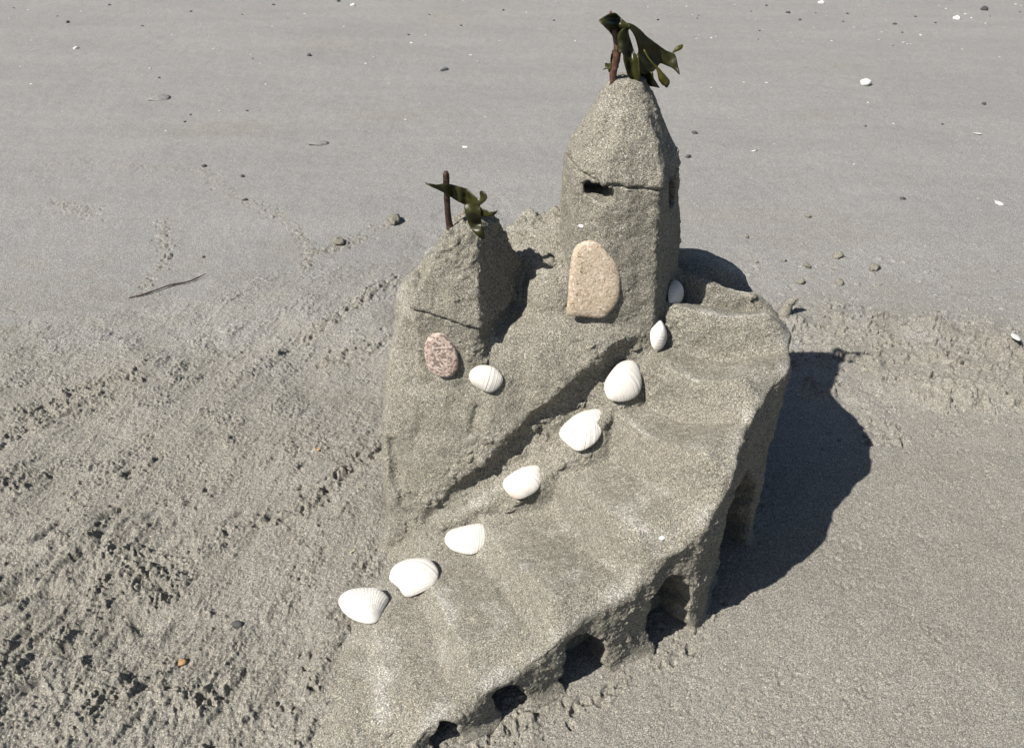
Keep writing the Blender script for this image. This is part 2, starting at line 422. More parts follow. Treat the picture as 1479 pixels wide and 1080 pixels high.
    # gouges
    gou = (.020*blob(x, y, 72, 765, .008, .022, -.5)+.012*blob(x, y, 160, 745, .03, .006, .7)+.013*blob(x, y, 205, 905, .016, .012)
           + .022*blob(x, y, 1412, 488, .018, .008)+.012*blob(x, y, 1215, 505, .03, .006)+.012*blob(x, y, 240, 850, .02, .01)
           + .010*blob(x, y, 500, 690, .03, .006, .6)+.010*blob(x, y, 345, 745, .012, .005, .6)+.012*blob(x, y, 120, 800, .03, .006, .8)
           + .014*blob(x, y, 20, 860, .03, .012, .3)+.012*blob(x, y, 75, 855, .02, .012)+.010*blob(x, y, 90, 600, .06, .006, .7))
    h -= gou
    # heaps beside and beyond the castle
    h += .030*blob(x, y, 1345, 482, .040, .030)+.012*blob(x, y, 1250, 470, .08, .05)+.010*blob(x, y, 1410, 560, .10, .05)+.016*blob(x, y, 1140, 470, .03, .03)
    h += .022*blob(x, y, 480, 940, .05, .12)*1.0 - .006*blob(x, y, 425, 985, .05, .10)
    h += .012*blob(x, y, 500, 720, .10, .12)+.010*blob(x, y, 560, 500, .05, .10)
    h += .012*sstep(1.24, 1.33, y+.06*n1)*sstep(1.75, 1.45, y)*sstep(.30, .50, x)*sstep(1.25, .85, x)
    fade = sstep(.82, .66, np.abs(x)/(y+.6))*sstep(.22, .36, y)
    return h*fade+(1-fade)*.004*perlin2(x*3+9, y*3)
def f_noise(x, y): return np.clip(fbm2(x*25, y*25, 3)+.3, 0, 1)
def build_ground():
    ys = [.30]
    while ys[-1] < 6.0:
        Y = ys[-1]; ys.append(Y+.00125*(Y*Y+1)/math.sqrt(1+Y*Y)*(max(1, .8+.30*Y) if Y > 1.9 else (.72 if Y > 1.0 else 1)))
    near_n = len(ys)
    step = ys[-1]-ys[-2]
    while ys[-1] < 700: step *= 1.25; ys.append(ys[-1]+step)
    back = []; y0 = .30; step = .01
    while y0 > -300: y0 -= step; step *= 1.35; back.append(y0)
    ys = np.array(back[::-1]+ys)
    us = np.linspace(-1.36, 1.36, 1560)
    side = []; u0 = 1.36; step = .0016
    while u0 < 400: u0 += step; step *= 1.45; side.append(u0)
    us = np.r_[-np.array(side[::-1]), us, side]
    U, Yg = np.meshgrid(us, ys)
    W = np.where(Yg > .3, .585*Yg+.36, .5355)
    X = U*W
    x = X.ravel(); y = Yg.ravel()
    z = np.zeros(x.shape, np.float32); rough = np.zeros(x.shape, np.float32)
    m = (np.abs(x) < 1.3*(y+.8)) & (y > -.2) & (y < 8)
    z[m] = ground_height(x[m], y[m])
    f = ground_fields(x[m], y[m])
    X1, Y1 = x[m], y[m]; scuff = sum(blob(X1, Y1, px, py, rx, ry) for px, py, rx, ry in [(1185, 170, .10, .05), (1212, 95, .13, .06), (1290, 258, .06, .03), (470, 65, .2, .1), (650, 25, .2, .15), (560, 165, .2, .08), (1080, 310, .25, .06), (1200, 340, .2, .05), (330, 185, .25, .10)])*(.5+.8*f_noise(X1, Y1)) 
    rough[m] = np.clip(.5*scuff+sstep(2.1, .95, y[m]+.35*f[0])*.9+f[8]*.5, 0, 1)
    far = ~m
    z[far] = .004*perlin2(x[far]*.7, y[far]*.7)
    ny, nx = X.shape
    idx = np.arange(ny*nx).reshape(ny, nx)
    Fq = np.stack([idx[:-1, :-1], idx[:-1, 1:], idx[1:, 1:], idx[1:, :-1]], -1).reshape(-1, 4)
    o = mesh_np('beach_sand', np.stack([x, y, z], 1), Fq, M_GROUND)
    a = o.data.attributes.new('rough', 'FLOAT', 'POINT'); a.data.foreach_set('value', rough.astype(np.float32))
    tag(o, 'grey beach sand, smooth far off and churned around the sandcastle', 'sand', kind='structure')
    return o
GROUND = build_ground()
def gz(x, y): return float(ground_height(np.array([x]), np.array([y]))[0])

# ================================================================== SANDCASTLE
BASE = [(-.23, .48), (-.12, .537), (-.089, .551), (.0, .597), (.097, .646), (.222, .707), (.285, .750), (.315, .815), (.345, .855), (.384, .888), (.404, .935),
        (.410, .99), (.410, 1.05), (.403, 1.11), (.387, 1.16), (.360, 1.20), (.28, 1.265), (.15, 1.31), (.0, 1.31), (-.12, 1.25), (-.185, 1.13), (-.205, 1.0), (-.205, .93), (-.225, .86), (-.275, .76), (-.30, .64), (-.28, .54)]
SHELL_FOOT = [(525, 880, .028), (598, 840, .036), (673, 785, .055), (755, 703, .105), (840, 630, .185), (900, 565, .262), (950, 495, .33), (975, 435, .365)]
RIM = [(600, 1065, .050), (650, 1035, .063), (700, 1005, .073), (750, 970, .091), (800, 930, .117), (850, 895, .137), (900, 860, .157), (940, 830, .177), (985, 785, .215),
       (1030, 730, .257), (1060, 675, .300), (1100, 600, .335), (1140, 480, .364), (1128, 448, .358), (1105, 415, .356), (1085, 395, .362), (1045, 367, .374)]
ramp_pts = [tuple(at(*p)) for p in SHELL_FOOT]+[tuple(at(*p)) for p in RIM]
ramp_pts += [(-.28, .74, .006), (-.30, .62, .008), (-.28, .52, .012), (-.20, .60, .028), (-.215, .86, .008), (-.20, .68, .030), (.0, .75, .085), (.08, .78, .12), (.17, .82, .195), (.26, .90, .275), (.32, .95, .325), (.30, 1.03, .365),
             tuple(at(1040, 396, .380)), tuple(at(1040, 430, .340)), tuple(at(1090, 440, .350)), (.2, 1.25, .335), (.05, 1.27, .335), (-.1, 1.2, .36), (-.17, 1.1, .33)]
RAMP = RBF(ramp_pts, 2e-4)
step_pts = [(*at(*p)[:2], i) for i, p in enumerate(SHELL_FOOT)]
step_pts += [(*at(610, 1060, .05)[:2], .6), (*at(735, 980, .09)[:2], 1.55), (*at(860, 890, .14)[:2], 2.6), (*at(985, 785, .215)[:2], 3.6), (*at(1070, 665, .31)[:2], 4.6), (*at(1120, 560, .345)[:2], 5.45),
             (*at(1135, 468, .375)[:2], 6.4), (*at(1090, 400, .41)[:2], 7.3), (-.25, .55, -.6), (-.28, .75, -.9)]
STEP = RBF(step_pts, 1e-4)
PLAT = [(-.188, 1.01), (-.165, .982), (-.10, .972), (-.045, .978), (.01, .982), (.06, .972), (.12, .964), (.17, .970), (.205, .992), (.235, 1.03), (.265, 1.10), (.26, 1.2), (.15, 1.285), (0., 1.28), (-.11, 1.23), (-.17, 1.12), (-.187, 1.02)]
PLATH = RBF([(-.185, .955, .27), (-.165, .94, .262), (-.10, .945, .285), (-.045, .957, .315), (.01, .965, .355), (.06, .965, .365), (.12, .96, .358), (.18, .97, .352), (.21, .99, .355),
             (-.18, 1.05, .33), (-.1, 1.0, .30), (-.03, 1.0, .345), (.05, 1.02, .372), (.15, 1.0, .37), (.25, 1.1, .375), (.15, 1.25, .39), (0., 1.2, .37), (-.1, 1.15, .34), (-.16, 1.12, .33)], 1e-4)

ARCHES = [   # centre on the wall line, width, apex height, carving direction
    ((.352, .864), .094, .205, (-.80, .60), .055),
    ((.232, .712), .066, .150, (-.58, .81), .058),
    ((.104, .650), .068, .100, (-.46, .89), .055),
    ((.002, .598), .042, .064, (-.42, .9), .045),
    ((-.080, .554), .036, .050, (-.42, .9), .034)]

def hull_sdf(P, bot, zb, top, zt, k=.006):
    """convex block between polygon bot at zb and polygon top at zt; the faces only (open above and below)"""
    d = None; n = len(bot)
    cen = np.array([*np.mean(np.array(bot), 0), zb])
    for i in range(n):
        a = np.array([*bot[i], zb]); b = np.array([*bot[(i+1) % n], zb])
        c = (np.array([*top[i], zt])+np.array([*top[(i+1) % n], zt]))/2
        nn = np.cross(b-a, c-a); nn /= np.linalg.norm(nn)
        if np.dot(nn, cen-a) > 0: nn = -nn
        f = nn[0]*(P[0]-a[0])+nn[1]*(P[1]-a[1])+nn[2]*(P[2]-a[2])
        d = f if d is None else smax(d, f, k)
    return d
TW_BOT = [(.067, 1.095), (.084, 1.030), (.128, .988), (.209, .988), (.264, 1.09), (.235, 1.17), (.095, 1.175)]
TW_EAV = [(.070, 1.085), (.089, 1.028), (.130, .997), (.200, .999), (.234, 1.075), (.205, 1.145), (.095, 1.15)]
def scale_poly(p, c, s): return [(c[0]+(a-c[0])*s, c[1]+(b-c[1])*s) for a, b in p]
TW_RE = scale_poly(TW_EAV, (.150, 1.075), 1.035)
TW_TOP = scale_poly(TW_EAV, (.152, 1.072), .24)
TU_BOT = [(-.142, .980), (-.044, .966), (.026, 1.092), (-.02, 1.145), (-.135, 1.11)]
TU_EAV = [(-.148, .985), (-.048, .970), (.018, 1.090), (-.025, 1.130), (-.132, 1.10)]
TU_RE = scale_poly(TU_EAV, (-.07, 1.03), 1.09)
TU_TOP = [(a+.012, b) for a, b in scale_poly(TU_EAV, (-.066, 1.025), .34)]

def ellips(P, c, r):
    q = np.sqrt(((P[0]-c[0])/r[0])**2+((P[1]-c[1])/r[1])**2+((P[2]-c[2])/r[2])**2)
    return (q-1)*min(r)
def capsule(P, a, b, ra, rb):
    a = np.array(a); b = np.array(b); ab = b-a
    t = np.clip(((P[0]-a[0])*ab[0]+(P[1]-a[1])*ab[1]+(P[2]-a[2])*ab[2])/np.dot(ab, ab), 0, 1)
    return np.sqrt((P[0]-a[0]-t*ab[0])**2+(P[1]-a[1]-t*ab[1])**2+(P[2]-a[2]-t*ab[2])**2)-(ra+(rb-ra)*t)

def tower_body(P):
    d = hull_sdf(P, TW_BOT, .36, TW_EAV, .585, .004)
    return np.maximum(d, P[2]-.592)
def tilt_eave(P): return .590-.10*(P[0]-.148)+.10*(P[1]-1.07)
def tower_roof(P):
    d = hull_sdf(P, scale_poly(TW_RE, (.148, 1.075), 1.03), .585, TW_TOP, .710, .004)
    d = smax(d, hull_sdf(P, TW_RE, .585, scale_poly(TW_RE, (.150, 1.075), .80), .64, .004), .006)
    d = smax(d, P[2]-.702, .006)
    return smax(d, tilt_eave(P)-P[2], .004)
def tower_window(P):
    a = np.abs((P[0]-.1165-.1*(P[2]-.57))/.0205); b = np.abs((P[2]-.569+.12*(P[0]-.1165))/.0135)
    w1 = mxr([(np.sqrt(a**2.6+b**2.6)-1)*.0135, P[1]-1.062, .98-P[1]])
    return w1
def tower_slot(P):
    # slit in the shaded side wall
    nx, ny = .86, -.51
    c = (.228, 1.045, .552)
    u = (P[0]-c[0])*nx+(P[1]-c[1])*ny; v = -(P[0]-c[0])*ny+(P[1]-c[1])*nx
    return mxr([np.abs(v)-.013, np.abs(P[2]-c[2])-.021, np.abs(u)-.03])
def eave_crack(P, zc, body, depth, half):
    return np.maximum(np.abs(P[2]-zc+half)-half, -depth-body)
def turret_body(P):
    d = hull_sdf(P, TU_BOT, .28, TU_EAV, .40, .005)
    return np.maximum(d, P[2]-.405)
def tu_eave(P): return .402-.20*(P[0]+.148)+.06*(P[1]-.98)
def turret_roof(P):
    d = hull_sdf(P, TU_RE, .395, TU_TOP, .525, .005)
    d = smax(d, P[2]-.520, .012)
    return smax(d, tu_eave(P)-P[2], .004)
def back_wall(P):
    wob = .0042*np.sin(105*P[0]+60*P[2])+.0022*np.sin(260*P[0]+130*P[1]+1)
    d = capsule(P, (-.02, 1.19, .400), (.03, 1.175, .440), .016, .017)
    d = smin(d, capsule(P, (.03, 1.175, .440), (.09, 1.15, .455), .017, .026), .012)+wob
    d = smin(d, capsule(P, (-.01, 1.19, .37), (.09, 1.16, .385), .034, .045), .02)
    d = smin(d, capsule(P, (.05, 1.12, .40), (.072, 1.05, .385), .045, .030), .04)
    d = smin(d, capsule(P, (.085, 1.11, .425), (.062, 1.045, .385), .042, .036), .03)
    d = smin(d, capsule(P, (.02, 1.16, .37), (.03, 1.10, .35), .05, .04), .04)
    return d
def archway(P):
    out = None
    for c, wd, hz, dr, dep in ARCHES:
        L = math.hypot(*dr); dx, dy = dr[0]/L, dr[1]/L
        u = (P[0]-c[0])*dx+(P[1]-c[1])*dy; v = -(P[0]-c[0])*dy+(P[1]-c[1])*dx
        lean = .10*(P[2]); u = u+.004*np.sin(95*P[2]+40*v+9*c[0]); v = v+.0035*np.sin(75*P[2]+60*u+30*c[0])+.0022*np.sin(190*P[2]+110*u)
        r = wd/2
        top = np.clip((P[2]-.45*hz)/(.55*hz), 0, 1)
        half = r*np.sqrt(np.clip(1-top**2.2, 0, 1))
        f = mxr([np.abs(v-lean)-half+0*u, P[2]-hz, u-dep, -u-.06])
        out = f if out is None else np.minimum(out, f)
    return out

def surface_nets(F, org, h):
    nx, ny, nz = F.shape
    S = F < 0
    c = np.zeros((nx-1, ny-1, nz-1), np.uint8)
    for dx in (0, 1):
        for dy in (0, 1):
            for dz in (0, 1): c += S[dx:nx-1+dx, dy:ny-1+dy, dz:nz-1+dz]
    act = (c > 0) & (c < 8)
    I = np.argwhere(act).astype(np.int32)
    vid = np.full(act.shape, -1, np.int32); vid[act] = np.arange(len(I))
    acc = np.zeros((len(I), 3), np.float32); cnt = np.zeros(len(I), np.float32)
    corners = [(0, 0, 0), (1, 0, 0), (0, 1, 0), (1, 1, 0), (0, 0, 1), (1, 0, 1), (0, 1, 1), (1, 1, 1)]
    for a, b in [(0, 1), (2, 3), (4, 5), (6, 7), (0, 2), (1, 3), (4, 6), (5, 7), (0, 4), (1, 5), (2, 6), (3, 7)]:
        ca = np.array(corners[a]); cb = np.array(corners[b])
        fa = F[tuple((I+ca).T)]; fb = F[tuple((I+cb).T)]
        m = (fa < 0) != (fb < 0)
        t = np.where(m, fa/(fa-fb+1e-20), 0)[:, None]
        acc += np.where(m[:, None], ca+(cb-ca)*t, 0); cnt += m
    V = (I+acc/cnt[:, None])*h+np.asarray(org)
    faces = []
    for ax in range(3):
        s0 = [slice(None)]*3; s1 = [slice(None)]*3
        s0[ax] = slice(0, -1); s1[ax] = slice(1, None)
        A = S[tuple(s0)]; B = S[tuple(s1)]
        E = np.argwhere(A != B)
        o1, o2 = (ax+1) % 3, (ax+2) % 3
        ok = (E[:, o1] > 0) & (E[:, o2] > 0) & (E[:, o1] < F.shape[o1]-1) & (E[:, o2] < F.shape[o2]-1)
        E = E[ok]; inside = A[tuple(E.T)]
        q = []
        for d1, d2 in ((1, 1), (0, 1), (0, 0), (1, 0)):
            J = E.copy(); J[:, o1] -= d1; J[:, o2] -= d2; q.append(vid[tuple(J.T)])
        q = np.stack(q, 1)
        q[~inside] = q[~inside][:, ::-1]
        faces.append(q)
    return V.astype(np.float32), np.concatenate(faces)

def mound_H(x, y):
    """height of the spiral ramp and of the raised platform with its steep front"""
    n = fbm2(x*16, y*16, 3)
    r = RAMP(x, y)
    s = STEP(x, y)+.02*n
    fr = s-np.floor(s)
    saw = sstep(.0, .30, fr)-fr                # worn stair treads, each starting at a shell
    edge = -polysdf(x, y, BASE)
    r = r+.066*saw*sstep(.0, .16, r)*np.where(s > -.5, 1., 0.)*(1-sstep(7.15, 7.5, s))*(.15+.85*sstep(.0, .045, edge))
    lf = sstep(-.10, -.18, x)*sstep(.93, .88, y)
    r = r*(1-lf*(1-sstep(-.01, .075, edge)))-.012*lf*(1-sstep(-.01, .03, edge))
    d = polysdf(x, y, PLAT)
    dd = np.maximum(d, 0)
    # platform height carried outwards from its edge, falling at about 75 degrees
    ph = PLATH(x, y)
    ph = np.where(d > 0, np.clip(ph, .2, .40), ph)-2.25*(np.sqrt(np.maximum(d+.010, 0)**2+.020**2)-.020)+.016*n*sstep(0, .03, dd)
    return smax(r, ph, .012)

def build_castle():
    h = .0030
    x0, x1, y0, y1, z0, z1 = -.33, .45, .44, 1.36, -.02, .72
    xs = np.arange(x0, x1, h).astype(np.float32); ys = np.arange(y0, y1, h).astype(np.float32); zs = np.arange(z0, z1, h).astype(np.float32)
    X2, Y2 = np.meshgrid(xs, ys, indexing='ij')
    wx = X2+.006*perlin2(X2*14, Y2*14)+.0012*fbm2(X2*45, Y2*45, 3); wy = Y2+.006*perlin2(X2*14+40, Y2*14+9)+.0012*fbm2(X2*45+7, Y2*45, 3)
    H = mound_H(X2, Y2).astype(np.float32)
    gx, gy = np.gradient(H, h); slope = np.sqrt(1+gx*gx+gy*gy)
    slope = np.minimum(slope, 4.5)
    base = polysdf(wx, wy, smooth_poly(BASE, 4))
    ix = lambda a: int(round((a-x0)/h)); iy = lambda a: int(round((a-y0)/h)); iz = lambda a: int(round((a-z0)/h))
    Z = zs[None, None, :]
    top = (Z-H[:, :, None])/slope[:, :, None]
    wall = base[:, :, None]-.010*np.exp(-np.maximum(Z, 0)/.010)+(.003*sstep(-.20, -.05, X2)*sstep(.02, .07, H))[:, :, None]*sstep(.012, .034, H[:, :, None]-Z)
    F = smax(top, wall, .020).astype(np.float32)
    del top, wall
    # notch cut along the inner side of the ramp, above the shells
    def hitH(px, py):
        a = at(px, py, .42); b = at(px, py, .0); t = np.linspace(0, 1, 400)
        q = a[None]+(b-a)[None]*t[:, None]
        k = int(np.argmax(q[:, 2] < mound_H(q[:, 0], q[:, 1])))
        return q[k]
    band = [(612, 752, .010), (640, 735, .013), (672, 714, .021), (705, 692, .027), (745, 662, .034), (790, 628, .037), (830, 594, .037), (865, 556, .034), (900, 521, .028), (935, 496, .017)]
    foot = [hitH(a, b)+np.array([.004, -.002, 0]) for a, b, r in band]; rad = [r for a, b, r in band]
    for a, b, ra, rb in zip(foot[:-1], foot[1:], rad[:-1], rad[1:]):
        lo = np.minimum(a, b)-.06; hi = np.maximum(a, b)+.06
        sl = (slice(ix(lo[0]), ix(hi[0])), slice(iy(lo[1]), iy(hi[1])), slice(max(0, iz(lo[2])), iz(hi[2])))
        P = (xs[sl[0]][:, None, None], ys[sl[1]][None, :, None], zs[sl[2]][None, None, :])
        F[sl] = smax(F[sl], -capsule(P, a, b, ra, rb), .010)
    for cr in ([(566, 640, .010), (572, 690, .011), (582, 725, .008)], [(690, 590, .005), (680, 625, .004)]):
        pts = [hitH(a, b) for a, b, r in cr]
        for a, b, ra, rb in zip(pts[:-1], pts[1:], [c[2] for c in cr], [c[2] for c in cr][1:]):
            lo = np.minimum(a, b)-.03; hi = np.maximum(a, b)+.03
            sl = (slice(max(0, ix(lo[0])), ix(hi[0])), slice(iy(lo[1]), iy(hi[1])), slice(max(0, iz(lo[2])), iz(hi[2])))
            P = (xs[sl[0]][:, None, None], ys[sl[1]][None, :, None], zs[sl[2]][None, None, :])
            F[sl] = smax(F[sl], -capsule(P, a, b, ra*.8, rb*.8), .008)
    def sub(lo, hi):
        sl = (slice(ix(lo[0]), ix(hi[0])), slice(iy(lo[1]), iy(hi[1])), slice(max(0, iz(lo[2])), iz(hi[2])))
        return sl, (xs[sl[0]][:, None, None], ys[sl[1]][None, :, None], zs[sl[2]][None, None, :])
    sl, P = sub((-.08, .94, .26), (.16, 1.29, .54))
    F[sl] = smin(F[sl], back_wall(P), .022)
    sl, P = sub((-.20, .92, .22), (.07, 1.18, .54))
    F[sl] = smin(F[sl], np.minimum(np.maximum(turret_body(P), -eave_crack(P, tu_eave(P), turret_body(P), .0035, .002)), turret_roof(P)), .012)
    sl, P = sub((.02, .94, .30), (.32, 1.23, .719))
    t = smin(F[sl], np.maximum(tower_body(P), -eave_crack(P, tilt_eave(P), tower_body(P), .004, .0022)), .012); t = np.minimum(t, tower_roof(P))
    F[sl] = np.maximum(np.maximum(t, -tower_window(P)), -tower_slot(P))
    sl, P = sub((-.16, .49, -.02), (.44, .97, .22))
    F[sl] = smax(F[sl], -archway(P), .004)
    for a, b, r in ((at(822, 458, .373), at(892, 461, .372), .008), (hitH(618, 538), hitH(655, 544), .007)):
        lo = np.minimum(a, b)-.03; hi = np.maximum(a, b)+.03
        sl, P = sub(lo, hi)
        F[sl] = smin(F[sl], capsule(P, a, b, r, r), .012)
    V, Q = surface_nets(F, (x0, y0, z0), h)
    del F
    # drop what lies under the beach
    fc = V[Q].mean(1)
    Q = Q[fc[:, 2] > -.015]
    # one linear subdivision
    n0 = len(V)
    E = np.sort(np.concatenate([Q[:, [i, (i+1) % 4]] for i in range(4)]), 1)
    key = E[:, 0].astype(np.int64)*n0+E[:, 1]
    uk, inv = np.unique(key, return_inverse=True)
    em = (V[(uk//n0)]+V[(uk % n0)])/2
    inv = inv.reshape(4, -1).T+n0
    fcen = V[Q].mean(1); fi = np.arange(len(Q))+n0+len(uk)
    V = np.concatenate([V, em, fcen]).astype(np.float32)
    Q = np.concatenate([np.stack([Q[:, i], inv[:, i], fi, inv[:, i-1]], 1) for i in range(4)])
    # smooth once, then normals
    def normals():
        a = V[Q[:, 2]]-V[Q[:, 0]]; b = V[Q[:, 3]]-V[Q[:, 1]]
        fn = np.cross(a, b); N = np.zeros_like(V)
        for i in range(4): np.add.at(N, Q[:, i], fn)
        return N/(np.linalg.norm(N, axis=1, keepdims=True)+1e-12)
    for _ in range(2):
        s = np.zeros_like(V); c = np.zeros(len(V), np.float32)
        for i in range(4):
            np.add.at(s, Q[:, i], V[Q[:, (i+1) % 4]]); np.add.at(c, Q[:, i], 1)
            np.add.at(s, Q[:, i], V[Q[:, i-1]]); np.add.at(c, Q[:, i], 1)
        V = (V+s/np.maximum(c, 1)[:, None])/2
    N = normals()
    V0 = V.copy(); P = (V[:, 0], V[:, 1], V[:, 2])
    fm = dict(tower=tower_body(P), roof=tower_roof(P), turret=turret_body(P), turret_roof=turret_roof(P), back_wall=back_wall(P))
    Hm = mound_H(V[:, 0], V[:, 1])
    # how crumbly: steep and sheltered faces, turret, back wall; the ramp is patted smooth
    steep = sstep(.75, .25, N[:, 2])
    on_up = np.minimum.reduce([fm['tower'], fm['roof'], fm['turret'], fm['turret_roof'], fm['back_wall']]) < .006
    n1 = perlin3(V*22); n2 = perlin3(V*60+7); n3 = perlin3(V*150+3)
    away = sstep(-.1, .35, N[:, 0])*steep
    footd = np.full(len(V), 9., np.float32)
    for a, b in zip(foot[:-1], foot[1:]): footd = np.minimum(footd, capsule(P, a, b, 0, 0))
    notch = sstep(.070, .040, footd)*sstep(.93, .8, N[:, 2])
    tur = np.minimum(fm['turret'], fm['turret_roof']) < .006; bwm = fm['back_wall'] < .006
    top_tur = sstep(.45, .51, V[:, 2])
    crumb = .10*away*(n1 > -.1)+.12*steep*(n1 > .25)+.9*notch*(.7+n1)+bwm*(.16+.75*sstep(.425, .455, V[:, 2]))+tur*(.10+.35*top_tur+.35*np.clip(n1, 0, 1)+.25*away)
    crumb += (fm['roof'] < .006)*(.05+.35*np.clip(n1, 0, 1))
    eave = sstep(.010, .0, np.abs(tilt_eave(P)-V[:, 2]))*(fm['roof'] < .008)+sstep(.010, .0, np.abs(tu_eave(P)-V[:, 2]))*(fm['turret_roof'] < .008)
    lowf = sstep(.07, .02, V[:, 2])*(N[:, 2] > .6)
    crumb += lowf*(.10+.35*np.clip(n1+.2, 0, 1))
    rub = sstep(.09, .03, np.hypot(V[:, 0]+.155, V[:, 1]-.865))*(V[:, 2] < .12)
    crumb += .6*rub*np.clip(.35+1.3*n1, 0, 1)
    rim = sstep(.03, .0, np.abs(base_at(V, base, x0, y0, h)))*sstep(.02, .05, V[:, 2])
    rimc = .55*rim*sstep(.55, .2, N[:, 2])*sstep(.0, .06, Hm-V[:, 2])*(V[:, 0] < .33)
    crumb = np.clip(crumb+.22*rim*np.clip(.2+1.2*n1, 0, 1)+.25*np.clip(eave, 0, 1), .0, .8)
    d = .0022*n1*(.5+.3*on_up+.4*steep)+.0013*n2+.0007*n3
    nv = perlin3(V*np.array([48, 48, 9], np.float32)+5)
    d += (.0020+.0014*(fm['roof'] < .006))*nv*sstep(.0, .4, steep)*on_up*(.4+np.clip(n1+.3, 0, 1))+.0036*n1*steep*(1-on_up)+.0016*perlin3(V*38+2)*steep
    d += .42*lumps3(V, .0050, np.clip(crumb*.9+rimc, 0, 1), 1)+.42*lumps3(V, .0090, np.clip(crumb*.65-.08, 0, 1), 2)+(.36+.25*notch)*lumps3(V, .016, np.clip(crumb*.45-.13, 0, 1), 3)+.22*lumps3(V, .0036, .16+.25*steep*(n2 > -.2)+.4*crumb, 4)
    topw = bwm*sstep(.425, .445, V[:, 2])+.8*tur*top_tur
    d += .55*lumps3(V, .0125, np.clip(.65*topw, 0, .7), 6)+.0035*topw*perlin3(V*70+4)
    d += .0022*np.clip(perlin3(V*np.array([70, 70, 22], np.float32)+9), 0, 1)*(fm['roof'] < .006)*steep
    dry_lit_n = perlin3(V*26+11)
    keep = sstep(.0, .02, V[:, 2])
    V = V+N*(d*(.3+.7*keep))[:, None]
    # sort faces into parts
    fcen = V0[Q].mean(1); P = (fcen[:, 0], fcen[:, 1], fcen[:, 2])
    tb, tr, ub, ur, bw = tower_body(P), tower_roof(P), turret_body(P), turret_roof(P), back_wall(P)
    up = np.stack([tb, tr, ub, ur, bw], 1); lab = up.argmin(1)+1
    lab[(up.min(1) > .007)] = 0
    hm = mound_H(fcen[:, 0], fcen[:, 1])
    dm = polysdf(fcen[:, 0], fcen[:, 1], PLAT)
    lab[(lab == 0) & (dm > .085) & (fcen[:, 2] > hm-.02)] = 6
    lab[(lab == 0) & (dm > .045) & (fcen[:, 2] > hm-.012) & (fcen[:, 0] > -.15)] = 6
    win = np.minimum(np.abs(tower_window(P)), 9) < .004
    lab[(tower_window(P) < .003) & (lab >= 1) & (P[1] > 1.009)] = 7
    lab[(tower_slot(P) < .003) & ((lab == 1) | (lab == 2)) & (tower_body(P) < -.004)] = 8
    av = archway(P)
    ainside = (av < .003) & (polysdf(P[0], P[1], BASE) < -.006)
    for k, (c, *_r) in enumerate(ARCHES):
        lab[ainside & (np.hypot(P[0]-c[0], P[1]-c[1]) < .115) & (fcen[:, 2] < _r[1]+.01)] = 10+k
    lab = tidy(Q, lab, len(V))
    root = empty('sandcastle', 'grey-brown sandcastle on a round mound, with two pointed towers and a spiral stair ramp', 'sandcastle')
    made = {}
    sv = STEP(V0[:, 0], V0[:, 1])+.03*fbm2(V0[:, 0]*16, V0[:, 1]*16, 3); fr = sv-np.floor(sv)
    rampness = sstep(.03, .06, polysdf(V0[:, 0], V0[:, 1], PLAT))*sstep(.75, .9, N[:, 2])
    dry_lit = rampness*np.exp(-((fr-.26)/.14)**2)*(.25+.75*sstep(-.25, .35, dry_lit_n))+.45*sstep(.1, .6, dry_lit_n)*sstep(.2, .8, N[:, 2])+.7*rim*sstep(.3, .7, N[:, 2])*sstep(-.2, .3, dry_lit_n)+.5*sstep(.3, -.6, N[:, 0])*steep*0  # dry sand patches, plus sunlight on the step risers painted as paler sand
    def part(code, name, parent, label=None):
        q = Q[lab == code]
        if len(q) == 0: return None
        used, invq = np.unique(q, return_inverse=True)
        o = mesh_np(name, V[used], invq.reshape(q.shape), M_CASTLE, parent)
        da = o.data.attributes.new('dry_lit', 'FLOAT', 'POINT'); da.data.foreach_set('value', np.clip(dry_lit[used], 0, 1).astype(np.float32))
        nr = N_fin[used]
        o.data.normals_split_custom_set_from_vertices(nr)
        if label: o['label'] = label
        made[code] = o; return o
    N_fin = normals_of(V, Q)
    part(0, 'mound', root)
    part(6, 'stair_ramp', root)
    part(5, 'back_wall', root, 'crumbling low wall linking the two towers')
    t = part(1, 'tower', root, 'taller tower with a pebble door')
    part(2, 'roof', t); part(7, 'window', t); part(8, 'window', t)
    u = part(3, 'turret', root, 'shorter turret with a rough pointed top')
    part(4, 'roof', u)
    for k in range(5): part(10+k, 'archway', root)
    return root
